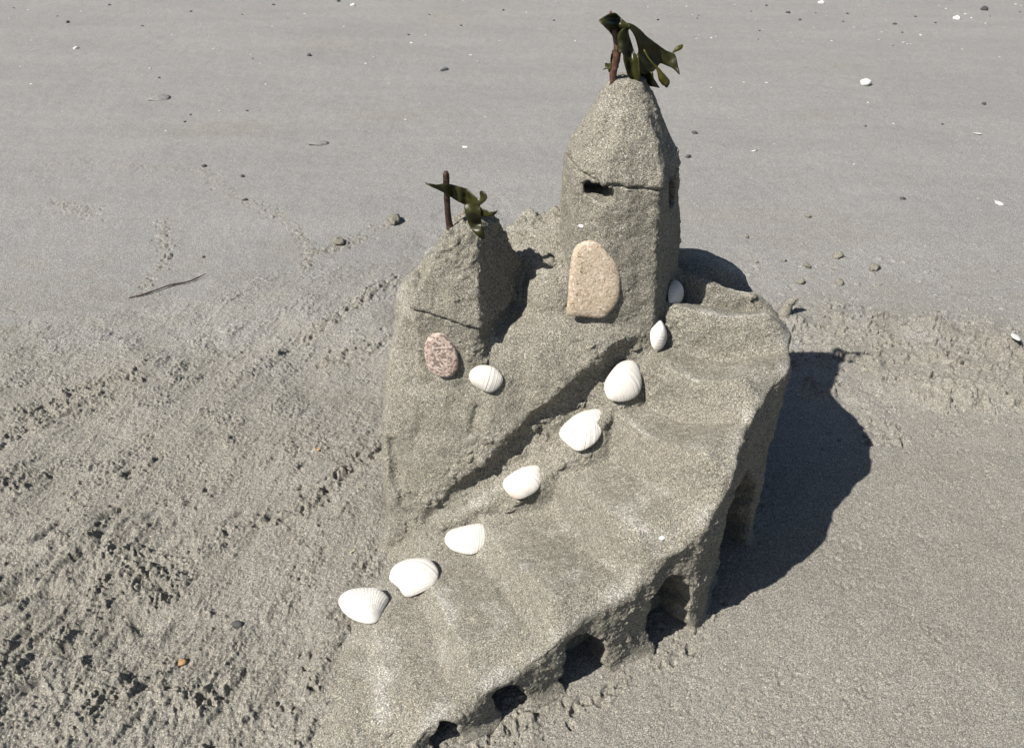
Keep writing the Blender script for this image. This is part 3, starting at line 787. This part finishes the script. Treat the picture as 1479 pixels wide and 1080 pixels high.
def tidy(Q, lab, nv):
    """give every part one connected patch: small islands go to the neighbouring part"""
    for _ in range(3):
        par = np.arange(len(Q))
        E = np.sort(np.concatenate([Q[:, [i, (i+1) % 4]] for i in range(4)]), 1); fid = np.tile(np.arange(len(Q)), 4)
        key = E[:, 0].astype(np.int64)*nv+E[:, 1]; o = np.argsort(key, kind='stable')
        same = key[o][1:] == key[o][:-1]; A = fid[o][:-1][same]; B = fid[o][1:][same]
        m = lab[A] == lab[B]; a = A[m]; b = B[m]
        comp = np.arange(len(Q))
        while True:
            new = comp.copy(); np.minimum.at(new, a, comp[b]); np.minimum.at(new, b, comp[a]); new = new[new]; new = new[new]
            if (new == comp).all(): break
            comp = new
        ids, inv, cnt = np.unique(comp, return_inverse=True, return_counts=True)
        best = {}
        for c, n in zip(ids, cnt):
            l = lab[c]
            if l not in best or n > best[l][1]: best[l] = (c, n)
        bad = np.array([c != best[lab[c]][0] for c in ids])[inv]
        if not bad.any(): break
        for _k in range(400):
            m = bad[A] & ~bad[B]; lab[A[m]] = lab[B[m]]; ba = A[m]
            m2 = bad[B] & ~bad[A]; lab[B[m2]] = lab[A[m2]]; bb = B[m2]
            if len(ba)+len(bb) == 0: break
            bad[ba] = False; bad[bb] = False
    return lab
def normals_of(V, Q):
    a = V[Q[:, 2]]-V[Q[:, 0]]; b = V[Q[:, 3]]-V[Q[:, 1]]
    fn = np.cross(a, b); N = np.zeros_like(V)
    for i in range(4): np.add.at(N, Q[:, i], fn)
    return N/(np.linalg.norm(N, axis=1, keepdims=True)+1e-12)
def base_at(V, base, x0, y0, h):
    i = np.clip(((V[:, 0]-x0)/h).astype(int), 0, base.shape[0]-1); j = np.clip(((V[:, 1]-y0)/h).astype(int), 0, base.shape[1]-1)
    return base[i, j]
CASTLE = build_castle()

# ================================================================== SHELLS AND STONES
def dome(name, outline3, n, height, under, umbo=None, rib=0, growth=0, prof=2.4, powr=.62, attr=True, peak=None, stain=None, mat=None):
    """a solid domed shape over a closed 3-D outline lying about a plane with normal n"""
    O = np.asarray(outline3); m = len(O); c = O.mean(0) if peak is None else peak
    n = np.asarray(n, float); n /= np.linalg.norm(n)
    rings = 26; V = []; ribv = []; st = []
    size = np.linalg.norm(O-O.mean(0), axis=1).mean()
    ub = O[np.argmin(np.linalg.norm(O-umbo, axis=1))] if umbo is not None else c
    e1 = (O.mean(0)-ub); e1 /= (np.linalg.norm(e1)+1e-9); e2 = np.cross(n, e1)
    def put(p):
        V.append(p)
        if umbo is not None:
            q = p-ub; a = math.atan2(np.dot(q, e2), np.dot(q, e1)+.12*size); r = np.linalg.norm(q)/size
            ribv.append((a, r))
            st.append(stain(r) if stain else 0)
        else: ribv.append((0., 0.)); st.append(0.)
    for k in range(rings):
        rho = 1-(k/rings)**1.35
        hz = height*(1-rho**prof)**powr
        for j in range(m): put(c+(O[j]-c)*rho+n*hz)
    put(c+n*height)
    top = len(V)-1
    # lower side
    r2 = 5; first_under = len(V)
    for k in range(1, r2+1):
        rho = 1-k/r2*.999
        hz = -under*(1-rho**2.2)**.6
        for j in range(m): put(c+(O[j]-c)*rho+n*hz)
    bm = bmesh.new()
    lr = bm.verts.layers.float.new('fan'); lg = bm.verts.layers.float.new('grow'); ls = bm.verts.layers.float.new('stain')
    vs = [bm.verts.new(v) for v in V]
    for i, v in enumerate(vs): v[lr], v[lg] = ribv[i]; v[ls] = st[i]
    for k in range(rings-1):
        for j in range(m):
            bm.faces.new((vs[k*m+j], vs[k*m+(j+1) % m], vs[(k+1)*m+(j+1) % m], vs[(k+1)*m+j]))
    for j in range(m): bm.faces.new((vs[(rings-1)*m+j], vs[(rings-1)*m+(j+1) % m], vs[top]))
    prev = 0
    for k in range(r2):
        cur = first_under+k*m
        for j in range(m):
            bm.faces.new((vs[prev+(j+1) % m], vs[prev+j], vs[cur+j], vs[cur+(j+1) % m]))
        prev = cur
    bm.faces.new([vs[prev+j] for j in range(m)][::-1])
    return obj_bm(name, bm, mat)
def crop(ox, oy, sc, pts): return [(ox+x/sc, oy+y/sc) for x, y in pts]
def plane_outline(pix, p0, n, sm=6):
    S = smooth_poly(pix, sm); return np.array([atplane(x, y, p0, n) for x, y in S])
def surf(px, py):
    """first point of castle or beach seen along the photo ray"""
    dg = bpy.context.evaluated_depsgraph_get()
    d = Vector(ray(px, py)).normalized()
    ok, loc, nr, *_ = SC.ray_cast(dg, Vector(_C), d)
    return np.array(loc), np.array(nr)
bpy.context.view_layer.update()

SHELLS = [
 (crop(480, 780, 6.723, [(60, 600), (100, 520), (215, 468), (430, 462), (500, 505), (545, 570), (500, 670), (455, 765), (390, 808), (250, 790), (120, 710)]), (538, 899), (525, 880), (.05, -.25, .96), .016, 62, 0, None,
  'white ribbed clam shell lying lowest on the ramp, its umbo pointing down'),
 (crop(480, 780, 6.723, [(555, 350), (590, 262), (700, 195), (850, 170), (950, 190), (1020, 270), (1030, 350), (990, 430), (900, 490), (770, 545), (700, 540), (640, 460), (565, 395)]), (588, 860), (598, 845), (-.05, -.40, .9), .019, 66, 0, None,
  'white finely ribbed clam shell, second from the foot of the ramp'),
 (crop(440, 560, 2.076, [(420, 455), (435, 428), (490, 411), (535, 408), (548, 435), (540, 472), (505, 499), (455, 492), (430, 476)]), (643, 780), (673, 790), (.0, -.45, .88), .016, 0, 60, None,
  'smooth white clam shell, third up the ramp, below the brown tipped one'),
 (crop(440, 560, 2.076, [(594, 290), (605, 268), (650, 240), (695, 232), (710, 250), (708, 288), (690, 313), (650, 333), (622, 328), (602, 308)]), (742, 719), (755, 708), (.05, -.50, .85), .017, 0, 64, lambda r: max(0., 1-r/.55),
  'white clam shell with a brown stained tip, halfway up the ramp'),
 (crop(780, 300, 2.7, [(75, 885), (92, 848), (150, 802), (215, 784), (244, 795), (249, 840), (230, 898), (190, 935), (145, 948), (100, 918)]), (808, 627), (840, 632), (.10, -.50, .85), .020, 0, 58, None,
  'large white clam shell with curved growth lines, fifth up the ramp'),
 (crop(780, 300, 2.7, [(250, 700), (262, 660), (308, 606), (358, 595), (386, 622), (397, 680), (385, 725), (350, 750), (300, 756), (264, 742)]), (876, 574), (900, 570), (.12, -.55, .82), .020, 0, 50, None,
  'large white clam shell with deep growth lines, just below the small cream shell'),
 (crop(780, 300, 2.7, [(429, 500), (440, 458), (462, 434), (484, 460), (493, 500), (485, 535), (465, 556), (440, 546)]), (951, 462), (950, 497), (.25, -.70, .65), .012, 0, 46, None,
  'small cream shell at the foot of the tall tower corner'),
 (crop(780, 300, 2.7, [(500, 330), (508, 300), (525, 282), (547, 305), (555, 345), (545, 372), (520, 383), (503, 370)]), (975, 405), (975, 436), (.35, -.75, .55), .012, 0, 40, None,
  'white shell in shade behind the tall tower, highest of the ramp'),
 (crop(530, 220, 3.0, [(442, 965), (455, 940), (495, 921), (550, 930), (585, 965), (588, 995), (565, 1025), (530, 1040), (480, 1020), (450, 995)]), (678, 538), (701, 563), (-.05, -.65, .75), .016, 64, 0, None,
  'white ribbed clam shell beside the speckled stone below the turret'),
]
for pix, um, ft, n, hg, rib, gro, stn, lab in SHELLS:
    q = np.mean(pix, 0)
    hits = np.array([surf(*(q+f*(np.array(p)-q)))[0] for p in pix for f in (.55, 1.0)])
    n0 = np.array(n)/np.linalg.norm(n); c0 = hits.mean(0)
    nf = np.linalg.svd(hits-c0)[2][2]; nf = nf if np.dot(nf, n0) > 0 else -nf
    n = .45*nf+.55*n0; n /= np.linalg.norm(n)
    p0 = c0+n*(np.percentile((hits-c0)@n, 80)+.0045)
    O = plane_outline(pix, p0, n)
    u = atplane(*um, p0, n)
    # seen from the camera the dome covers part of its own far rim: shift the outline down its plane a little
    o = dome('clam_shell', O, n, hg, .005, u, rib, gro, 1.75, .70, stain=stn, mat=M_SHELLR if rib else M_SHELL, peak=O.mean(0)*.62+u*.38)
    tag(o, lab, 'shell', 'white clam shells set on the sandcastle')

def slab_stone(name, pix, n, lift, thick, mat, label):
    q = np.mean(pix, 0); n = np.array(n); n /= np.linalg.norm(n)
    hits = np.array([surf(*(q+.5*(np.array(p)-q)))[0] for p in pix])
    p0 = hits.mean(0); p0 = p0+n*(np.percentile((hits-p0)@n, 70)+lift)
    O = plane_outline(pix, p0, n)
    o = dome(name, O, n, thick*.5, thick*.6, None, prof=7, powr=.5, mat=mat)
    return tag(o, label, 'stone')
slab_stone('pebble', crop(780, 300, 2.7, [(107, 416), (108, 350), (116, 235), (130, 165), (160, 135), (205, 127), (250, 150), (290, 195), (312, 260), (312, 330), (300, 372), (270, 410), (240, 430), (170, 424)]),
           (-.03, -.98, .15), .000, .014, M_DOOR, 'tan oval pebble standing as a door against the tall tower')
slab_stone('pebble', crop(530, 220, 3.0, [(247, 860), (255, 820), (275, 790), (310, 780), (345, 790), (375, 830), (395, 880), (395, 930), (375, 965), (340, 975), (300, 965), (262, 930)]),
           (-.03, -.96, .28), .003, .012, M_GRAN, 'speckled reddish granite pebble standing as a door on the turret')

# ================================================================== SEAWEED FLAGS
def tube(name, pts, rads, mat, parent=None, seg=10, wob=0.0):
    P = [Vector(p) for p in pts]; bm = bmesh.new(); rings = []
    for i, p in enumerate(P):
        t = (P[min(i+1, len(P)-1)]-P[max(i-1, 0)]).normalized()
        a = t.orthogonal().normalized() if i == 0 else (prev_a-t*prev_a.dot(t)).normalized()
        prev_a = a; b = t.cross(a)
        rings.append([bm.verts.new(p+(a*math.cos(2*math.pi*k/seg)+b*math.sin(2*math.pi*k/seg))*rads[i]*(1+wob*random.uniform(-1, 1))) for k in range(seg)])
    for r0, r1 in zip(rings[:-1], rings[1:]):
        for k in range(seg): bm.faces.new((r0[k], r0[(k+1) % seg], r1[(k+1) % seg], r1[k]))
    bm.faces.new(rings[0][::-1]); bm.faces.new(rings[-1])
    return obj_bm(name, bm, mat, parent)
def spline(pts, n):
    P = [np.array(p, float) for p in pts]; P = [2*P[0]-P[1]]+P+[2*P[-1]-P[-2]]; out = []
    for i in range(1, len(P)-2):
        for k in range(n):
            t = k/n; p0, p1, p2, p3 = P[i-1:i+3]
            out.append(.5*((2*p1)+(-p0+p2)*t+(2*p0-5*p1+4*p2-p3)*t*t+(-p0+3*p1-3*p2+p3)*t**3))
    out.append(P[-2]); return out
def blade(name, pix, Y, curl, mat, parent, thick=.0011, step=2.2, seed=0, sm=3):
    """a thin leathery frond cut to an outline, bent and ruffled in depth"""
    S = smooth_poly(pix, sm); lo = S.min(0); hi = S.max(0)
    X, Yp = np.meshgrid(np.arange(lo[0], hi[0], step), np.arange(lo[1], hi[1], step)); X = X.ravel(); Yp = Yp.ravel()
    ins = polysdf(X, Yp, [tuple(p) for p in S]) < -step*.6
    pts = [Vector(p) for p in S]+[Vector((a, b)) for a, b in zip(X[ins], Yp[ins])]
    n = len(S)
    vo, _, fo, *_ = delaunay_2d_cdt(pts, [], [list(range(n))], 1, 1e-4)
    bm = bmesh.new(); vs = []
    for p in vo:
        dy = curl(p[0], p[1])+.0025*float(perlin2(np.array([p[0]/14.+seed]), np.array([p[1]/14.])))
        vs.append(bm.verts.new(atY(p[0], p[1], Y+dy)))
    for f in fo:
        try: bm.faces.new([vs[i] for i in f])
        except ValueError: pass
    bmesh.ops.recalc_face_normals(bm, faces=bm.faces)
    bmesh.ops.solidify(bm, geom=bm.faces[:], thickness=thick)
    return obj_bm(name, bm, mat, parent)
def bladder(pts, Y, rads, parent):
    P = [atY(x, y, Y+dy) for x, y, dy in pts]
    return tube('bladder', spline(P, 4), np.interp(np.linspace(0, 1, (len(P)-1)*4+1), np.linspace(0, 1, len(rads)), rads), M_KELPL, parent)

wc = lambda pts: crop(840, 10, 7.7125, pts)
fl = empty('seaweed_flag', 'dark olive seaweed with a thick brown stalk, flying from the tall tower', 'seaweed')
YT = 1.07
st = spline([atY(887, 122, YT-.005), atY(885.5, 108, YT-.005), atY(889, 92, YT-.006), atY(892, 72, YT-.008), atY(890, 52, YT-.004), atY(884, 36, YT), atY(881.5, 16, YT)], 5)
tube('stalk', st, np.interp(np.linspace(0, 1, len(st)), [0, .25, .5, .8, .9, 1], [.0050, .0048, .0050, .0050, .0035, .0012]), M_STIPE, fl, 12, .10)
blade('frond', wc([(195, 158), (265, 100), (330, 70), (385, 72), (440, 125), (500, 175), (540, 215), (520, 270), (470, 300), (420, 300), (380, 330), (345, 325), (300, 270), (240, 210)]), YT-.012, lambda x, y: .010*math.sin((x-880)*.12)+.004*math.sin(y*.3), M_KELP, fl, seed=1)
blade('frond', wc([(420, 280), (500, 230), (520, 300), (545, 380), (575, 460), (600, 520), (640, 560), (650, 700), (660, 790), (640, 830), (580, 815), (520, 780), (490, 690), (465, 600), (455, 520), (400, 500), (400, 380)]), YT-.012, lambda x, y: .006*math.sin((x-905)*.2)-.004*math.sin(y*.08), M_KELP, fl, seed=2)
blade('frond', wc([(490, 195), (545, 185), (650, 255), (740, 340), (850, 420), (950, 490), (1030, 520), (1060, 580), (1075, 660), (1095, 745), (1080, 750), (1020, 690), (950, 655), (880, 630), (850, 660), (800, 720), (740, 745), (660, 740), (620, 650), (620, 540), (630, 480), (600, 360), (560, 280)]), YT-.004, lambda x, y: .012*math.sin((x-930)*.05)+.005*math.sin((y-60)*.07), M_KELP, fl, seed=3)
blade('frond', wc([(620, 700), (700, 730), (790, 725), (805, 800), (850, 880), (862, 905), (800, 890), (760, 880), (715, 850), (700, 900), (690, 935), (660, 910), (650, 850), (630, 800)]), YT+.004, lambda x, y: .006*math.sin((x-925)*.25), M_KELP, fl, seed=4)
blade('frond', wc([(345, 480), (380, 520), (345, 620), (330, 730), (300, 725), (290, 690), (240, 705), (265, 670), (262, 625), (310, 630), (325, 560)]), YT-.004, lambda x, y: .004*math.sin(y*.3), M_KELP, fl, seed=5)
bladder([(972, 76, 0), (978, 71, 0), (983, 68, .002), (986, 65, .003)], YT, [.0012, .0030, .0032, .0010], fl)
bladder([(930, 72, -.012), (938, 86, -.014), (950, 100, -.013), (956, 112, -.010), (962, 120, -.008), (963, 126.5, -.008)], YT, [.0010, .0012, .0020, .0052, .0056, .0012], fl)

tc = lambda pts: crop(530, 220, 3.0, pts)
f2 = empty('seaweed_flag', 'small dark seaweed with a bent frond, stuck on the shorter turret', 'seaweed')
YU = 1.015
st = spline([atY(650.5, 330, YU), atY(648, 318, YU), atY(646, 295, YU), atY(645, 275, YU), atY(644.5, 258, YU), atY(644, 248, YU)], 5)
tube('stalk', st, np.interp(np.linspace(0, 1, len(st)), [0, .12, .5, .9, 1], [.0060, .0045, .0042, .0046, .0030]), M_STIPED, f2, 12, .08)
blade('frond', tc([(252, 131), (300, 140), (345, 135), (400, 148), (440, 162), (470, 192), (492, 200), (490, 168), (510, 172), (522, 195), (510, 215), (492, 228), (495, 240), (545, 258), (568, 248), (548, 274), (500, 278), (480, 268), (440, 235), (400, 215), (355, 190), (330, 172), (290, 155)]), YU-.008, lambda x, y: .012*math.sin((x-640)*.06)+.002*math.sin(x*.3), M_KELP, f2, seed=6)
blade('frond', tc([(424, 225), (490, 235), (495, 290), (505, 340), (508, 372), (480, 360), (450, 330), (435, 290)]), YU-.010, lambda x, y: .004*math.sin(y*.2), M_KELP, f2, seed=7)

# ================================================================== SMALL THINGS ON THE BEACH
def rock_mesh(name, mat, flat=.6, irr=.25, seed=0, sub=2):
    bm = bmesh.new(); bmesh.ops.create_icosphere(bm, subdivisions=sub, radius=1.0)
    P = np.array([v.co[:] for v in bm.verts]); d = 1+irr*perlin3(P*1.1+seed*5.3)+.4*irr*perlin3(P*2.6+seed)
    for v, k in zip(bm.verts, d):
        v.co *= k; v.co.z *= flat
    me = bpy.data.meshes.new(name); bm.to_mesh(me); bm.free()
    for p in me.polygons: p.use_smooth = True
    me.materials.append(mat); return me
def place(name, me, px, py, wpx, asp, rz, label, cat, group=None, sink=.35, tilt=0.):
    p = at(px, py); z = gz(p[0], p[1])
    depth = float(np.dot(p-_C, _F)); r = .5*wpx*depth/FPX
    o = bpy.data.objects.new(name, me); COL.objects.link(o)
    o.scale = (r, r*asp, r); o.rotation_euler = (tilt, tilt*.6, rz)
    hz = max(v.co.z for v in me.vertices)*r
    o.location = (p[0], p[1], z+hz*(1-2*sink))
    return tag(o, label, cat, group)
RK = [rock_mesh('pebble', M_DARKP, .55, .3, s) for s in range(4)]
RG = [rock_mesh('pebble', M_GREYP, .5, .3, s+10) for s in range(3)]
RP = rock_mesh('pebble', M_PALEP, .62, .28, 21)
CL = [rock_mesh('sand_clod', M_CASTLE, .6, .45, s+30, 3) for s in range(4)]
FLK = rock_mesh('sand_flake', M_GROUND, .16, .4, 91, 3)
CH = [rock_mesh('shell_chip', M_CHIP, .16, .55, s+50) for s in range(5)]
place('pebble', RP, 1250, 123, 18, .8, .4, 'pale grey rounded pebble alone on the smooth sand upper right', 'pebble', sink=.2)
for i, (x, y, wd, lb) in enumerate([
    (1303, 289, 10, 'dark pebble on smooth sand above the churned heap at right'),
    (1421, 151, 9, 'dark pebble at the right edge below the pale pebble'),
    (1003, 194, 10, 'upper of two dark pebbles just right of the tall tower roof'),
    (994, 227, 11, 'lower of two dark pebbles just right of the tall tower roof'),
    (447, 81, 9, 'dark pebble alone on smooth sand left of the seaweed flags'),
    (1421, 15, 14, 'elongated dark pebble in the top right corner'),
    (98, 33, 8, 'small dark pebble in the top left corner'),
    (1292, 36, 7, 'small dark pebble above and right of the pale pebble'),
    (295, 240, 9, 'dark pebble on the left at the edge of the crumb trail'),
    (350, 254, 9, 'dark pebble right of the crumb trail, left of the turret'),
    (354, 289, 9, 'dark pebble along the crumb trail, nearest of three'),
    (294, 372, 6, 'tiny dark pebble above the thin twig'),
    (345, 906, 20, 'dark glossy pebble half buried left of the lowest shell'),
    (1155, 30, 7, 'small dark pebble among chips at the top'),
    (1138, 19, 8, 'flat dark pebble near the top edge, right of the seaweed'),
    (489, 3, 7, 'dark pebble on the top edge, left of the seaweed')]):
    place('pebble', RK[i % 4], x, y, wd*.85, .7+.1*(i % 3), i*1.3, lb, 'pebble', 'dark pebbles on the beach', sink=.3)
for i, (x, y, wd, lb) in enumerate([
    (1211, 371, 17, 'brownish clod of sand, largest of the loose ones behind the mound'),
    (1262, 388, 16, 'flat clod of sand on smooth sand, rightmost behind the mound'),
    (1212, 407, 14, 'round clod of sand nearest the rough heap'),
    (1164, 385, 12, 'pale clod of sand just above the rough heap'),
    (1132, 377, 8, 'small pale clod nearest the mound rim'),
    (1092, 379, 7, 'tiny pale clod beside the mound rim'),
    (1168, 312, 9, 'small pale clod on smooth sand right of the tower'),
    (1157, 408, 12, 'flat grey clod left of the round clod'),
    (1078, 342, 8, 'pale clod on smooth sand behind the shaded rim'),
    (569, 321, 22, 'dark clod of sand left of the turret'),
    (489, 352, 18, 'clod of sand by the end of the crumb trail'),
    (1088, 425, 18, 'pale crumb of sand stuck on the mound rim behind the tower')]):
    o = place('sand_clod', CL[i % 4], x, y, wd, .8, i*.9, lb, 'sand clod', 'loose clods of sand', sink=.25)
    if 'mound rim behind the tower' in lb:
        p, _ = surf(x-2, y+6); o.location = p+np.array([0, 0, .003]); o.scale = (.008, .007, .009)
for i, (x, y, wd, asp, mat, lb) in enumerate([
    (230, 143, 30, .7, 2, 'flat flake of sand standing out on the smooth sand at left'),
    (641, 102, 17, .35, 1, 'flat thin dark stone left of the tall seaweed'),
    (460, 209, 30, .4, 2, 'flat broken flake of sand above the crumb trail at left'),
    (1382, 27, 13, .6, 0, 'pale flat stone near the top right corner'),
    (1186, 5, 10, .5, 0, 'white stone on the top edge, centre right'),
    (510, 8, 8, .6, 0, 'pale stone on the top edge left of centre'),
    (110, 70, 9, .6, 0, 'pale oval stone on smooth sand in the upper left')]):
    place('sand_flake' if mat == 2 else 'flat_stone', RP if mat == 0 else (RG[i % 3] if mat == 1 else FLK), x, y, wd, asp, i*.7 if mat < 2 else .2, lb, 'stone' if mat < 2 else 'sand flake', sink=.42 if mat < 2 else .2, tilt=0 if mat < 2 else .16)
CHIPS = [(672, 213, 9, 'white shell flake standing on edge above the back wall'), (1462, 503, 26, 'white shell fragment at the right edge beside the rough heap'), (1412, 193, 12, 'thin white shell flake at right below the pale pebble'),
         (1089, 218, 9, 'white shell flake right of the tower roof'), (217, 99, 6, 'bright white chip in the upper left'), (1443, 293, 13, 'pale grey shell splinter at the right edge'),
         (218, 777, 5, 'tiny white chip on churned sand at left'), (956, 777, 8, 'pale chip pressed into the ramp near its outer edge'), (840, 327, 5, 'tiny white chip on the tower above the stone door')]
for i, (x, y, wd, lb) in enumerate(CHIPS):
    o = place('shell_chip', CH[i % 5], x, y, wd, .6, i*1.1, lb, 'shell chip', sink=.15, tilt=.25)
    if x in (956, 840):
        p, nn = surf(x, y); o.location = p+nn*.001; o.rotation_euler = Vector(nn).to_track_quat('Z', 'Y').to_euler()
SMALL = [(42, 15), (118, 15), (188, 53), (214, 18), (12, 28), (46, 59), (27, 95), (46, 122), (145, 86), (309, 71), (362, 79), (376, 93), (380, 20), (440, 20), (497, 40), (540, 83), (614, 50), (592, 61), (679, 80), (689, 90), (528, 91), (583, 157), (604, 149), (586, 172), (395, 37), (316, 160), (382, 123), (700, 170), (670, 0), (690, 0),
         (935, 10), (991, 10), (1028, 55), (1034, 54), (1081, 27), (1093, 27), (1122, 61), (1103, 43), (1143, 46), (1177, 40), (1194, 22), (1274, 47), (1280, 30), (1268, 57), (1394, 21), (1404, 25), (1407, 60), (1370, 71), (1390, 72), (1317, 63), (1312, 62), (1305, 60), (1442, 82), (1450, 40), (1466, 7), (1475, 8), (990, 37), (1005, 55), (1009, 51), (1108, 120), (1074, 120), (1027, 128), (1254, 147), (1086, 255), (1118, 208), (1232, 238), (1160, 60), (1234, 40), (1366, 13), (1330, 50), (1200, 60), (860, 20), (801, 9), (760, 18), (779, 42), (829, 59), (1000, 22), (1413, 285), (1290, 178), (1335, 225), (560, 120), (250, 50), (90, 160), (160, 190), (330, 130), (240, 190), (1355, 8), (1422, 34), (1240, 8), (1060, 8), (720, 60), (770, 110)]
for i, (x, y) in enumerate(SMALL):
    place('shell_chip', CH[i % 5], x+random.uniform(-2, 2), y+random.uniform(-1, 1), random.choice([2.5, 3, 3.5, 4.5]), random.uniform(.5, .9), random.uniform(0, 6), 'tiny white shell chip lying on smooth grey sand', 'shell chip', 'tiny white shell chips on the smooth sand', sink=.1, tilt=random.uniform(0, .3))
SPECK = [(20, 12), (158, 8), (83, 24), (276, 17), (206, 39), (350, 22), (395, 8), (230, 113), (275, 165), (267, 176), (357, 160), (365, 85), (590, 50), (727, 15), (1009, 23), (1007, 27), (1085, 17), (1107, 8), (1097, 45), (1095, 58), (1224, 20), (1178, 19), (1290, 66), (1322, 25), (1351, 34), (1303, 48), (1430, 24), (1473, 18), (1250, 183), (1361, 180), (1218, 31), (950, 30), (800, 30), (620, 22), (666, 38)]
for i, (x, y) in enumerate(SPECK):
    place('pebble', RK[i % 4], x, y, random.choice([3, 4, 4.5]), .7, random.uniform(0, 6), 'tiny dark pebble lying among shell chips on smooth sand', 'pebble', 'tiny dark pebbles on the smooth sand', sink=.3)
p = at(262, 962); o = place('shell_chip', rock_mesh('shell_chip', M_ORANGE, .22, .5, 77), 262, 962, 22, .5, .35, 'orange brown shell fragment on churned sand lower left', 'shell chip', sink=.1)
place('shell_chip', rock_mesh('shell_chip', M_ORANGE, .22, .5, 78), 462, 654, 9, .6, .9, 'small orange chip beside the left foot of the mound', 'shell chip', sink=.1)

def on_ground(px, py, up=.0):
    q = at(px, py); return np.array([q[0], q[1], gz(q[0], q[1])+up])
tw = spline([on_ground(186, 431, .003), on_ground(206, 427, .004), on_ground(228, 420, .005), on_ground(248, 413, .005), on_ground(270, 409, .005), on_ground(284, 404, .005), on_ground(298, 398, .006)], 4)
tag(tube('twig', tw, np.interp(np.linspace(0, 1, len(tw)), [0, .2, .4, .5, .65, .8, 1], [.0012, .0022, .0014, .0024, .0015, .0022, .0006]), M_TWIG, None, 8, .25), 'thin dark twig lying on smooth sand at left', 'twig')
sp = spline([on_ground(506, 801, .002), on_ground(514, 797, .003)], 3)
tag(tube('straw', sp, [.0008]*len(sp), M_STRAW, None, 6), 'short straw coloured stem above the lowest shells', 'stem')
# curled scrap sticking up behind the mound
sc = spline([on_ground(1128, 470, -.004), on_ground(1131, 462, .012), on_ground(1135, 458, .024), on_ground(1142, 458, .034), on_ground(1147, 459, .040)], 4)
tag(tube('seaweed_scrap', sc, np.interp(np.linspace(0, 1, len(sc)), [0, .4, .8, 1], [.016, .012, .006, .0015]), M_CASTLE, None, 10, .15), 'curled sand crusted seaweed scrap sticking up behind the mound rim', 'seaweed')
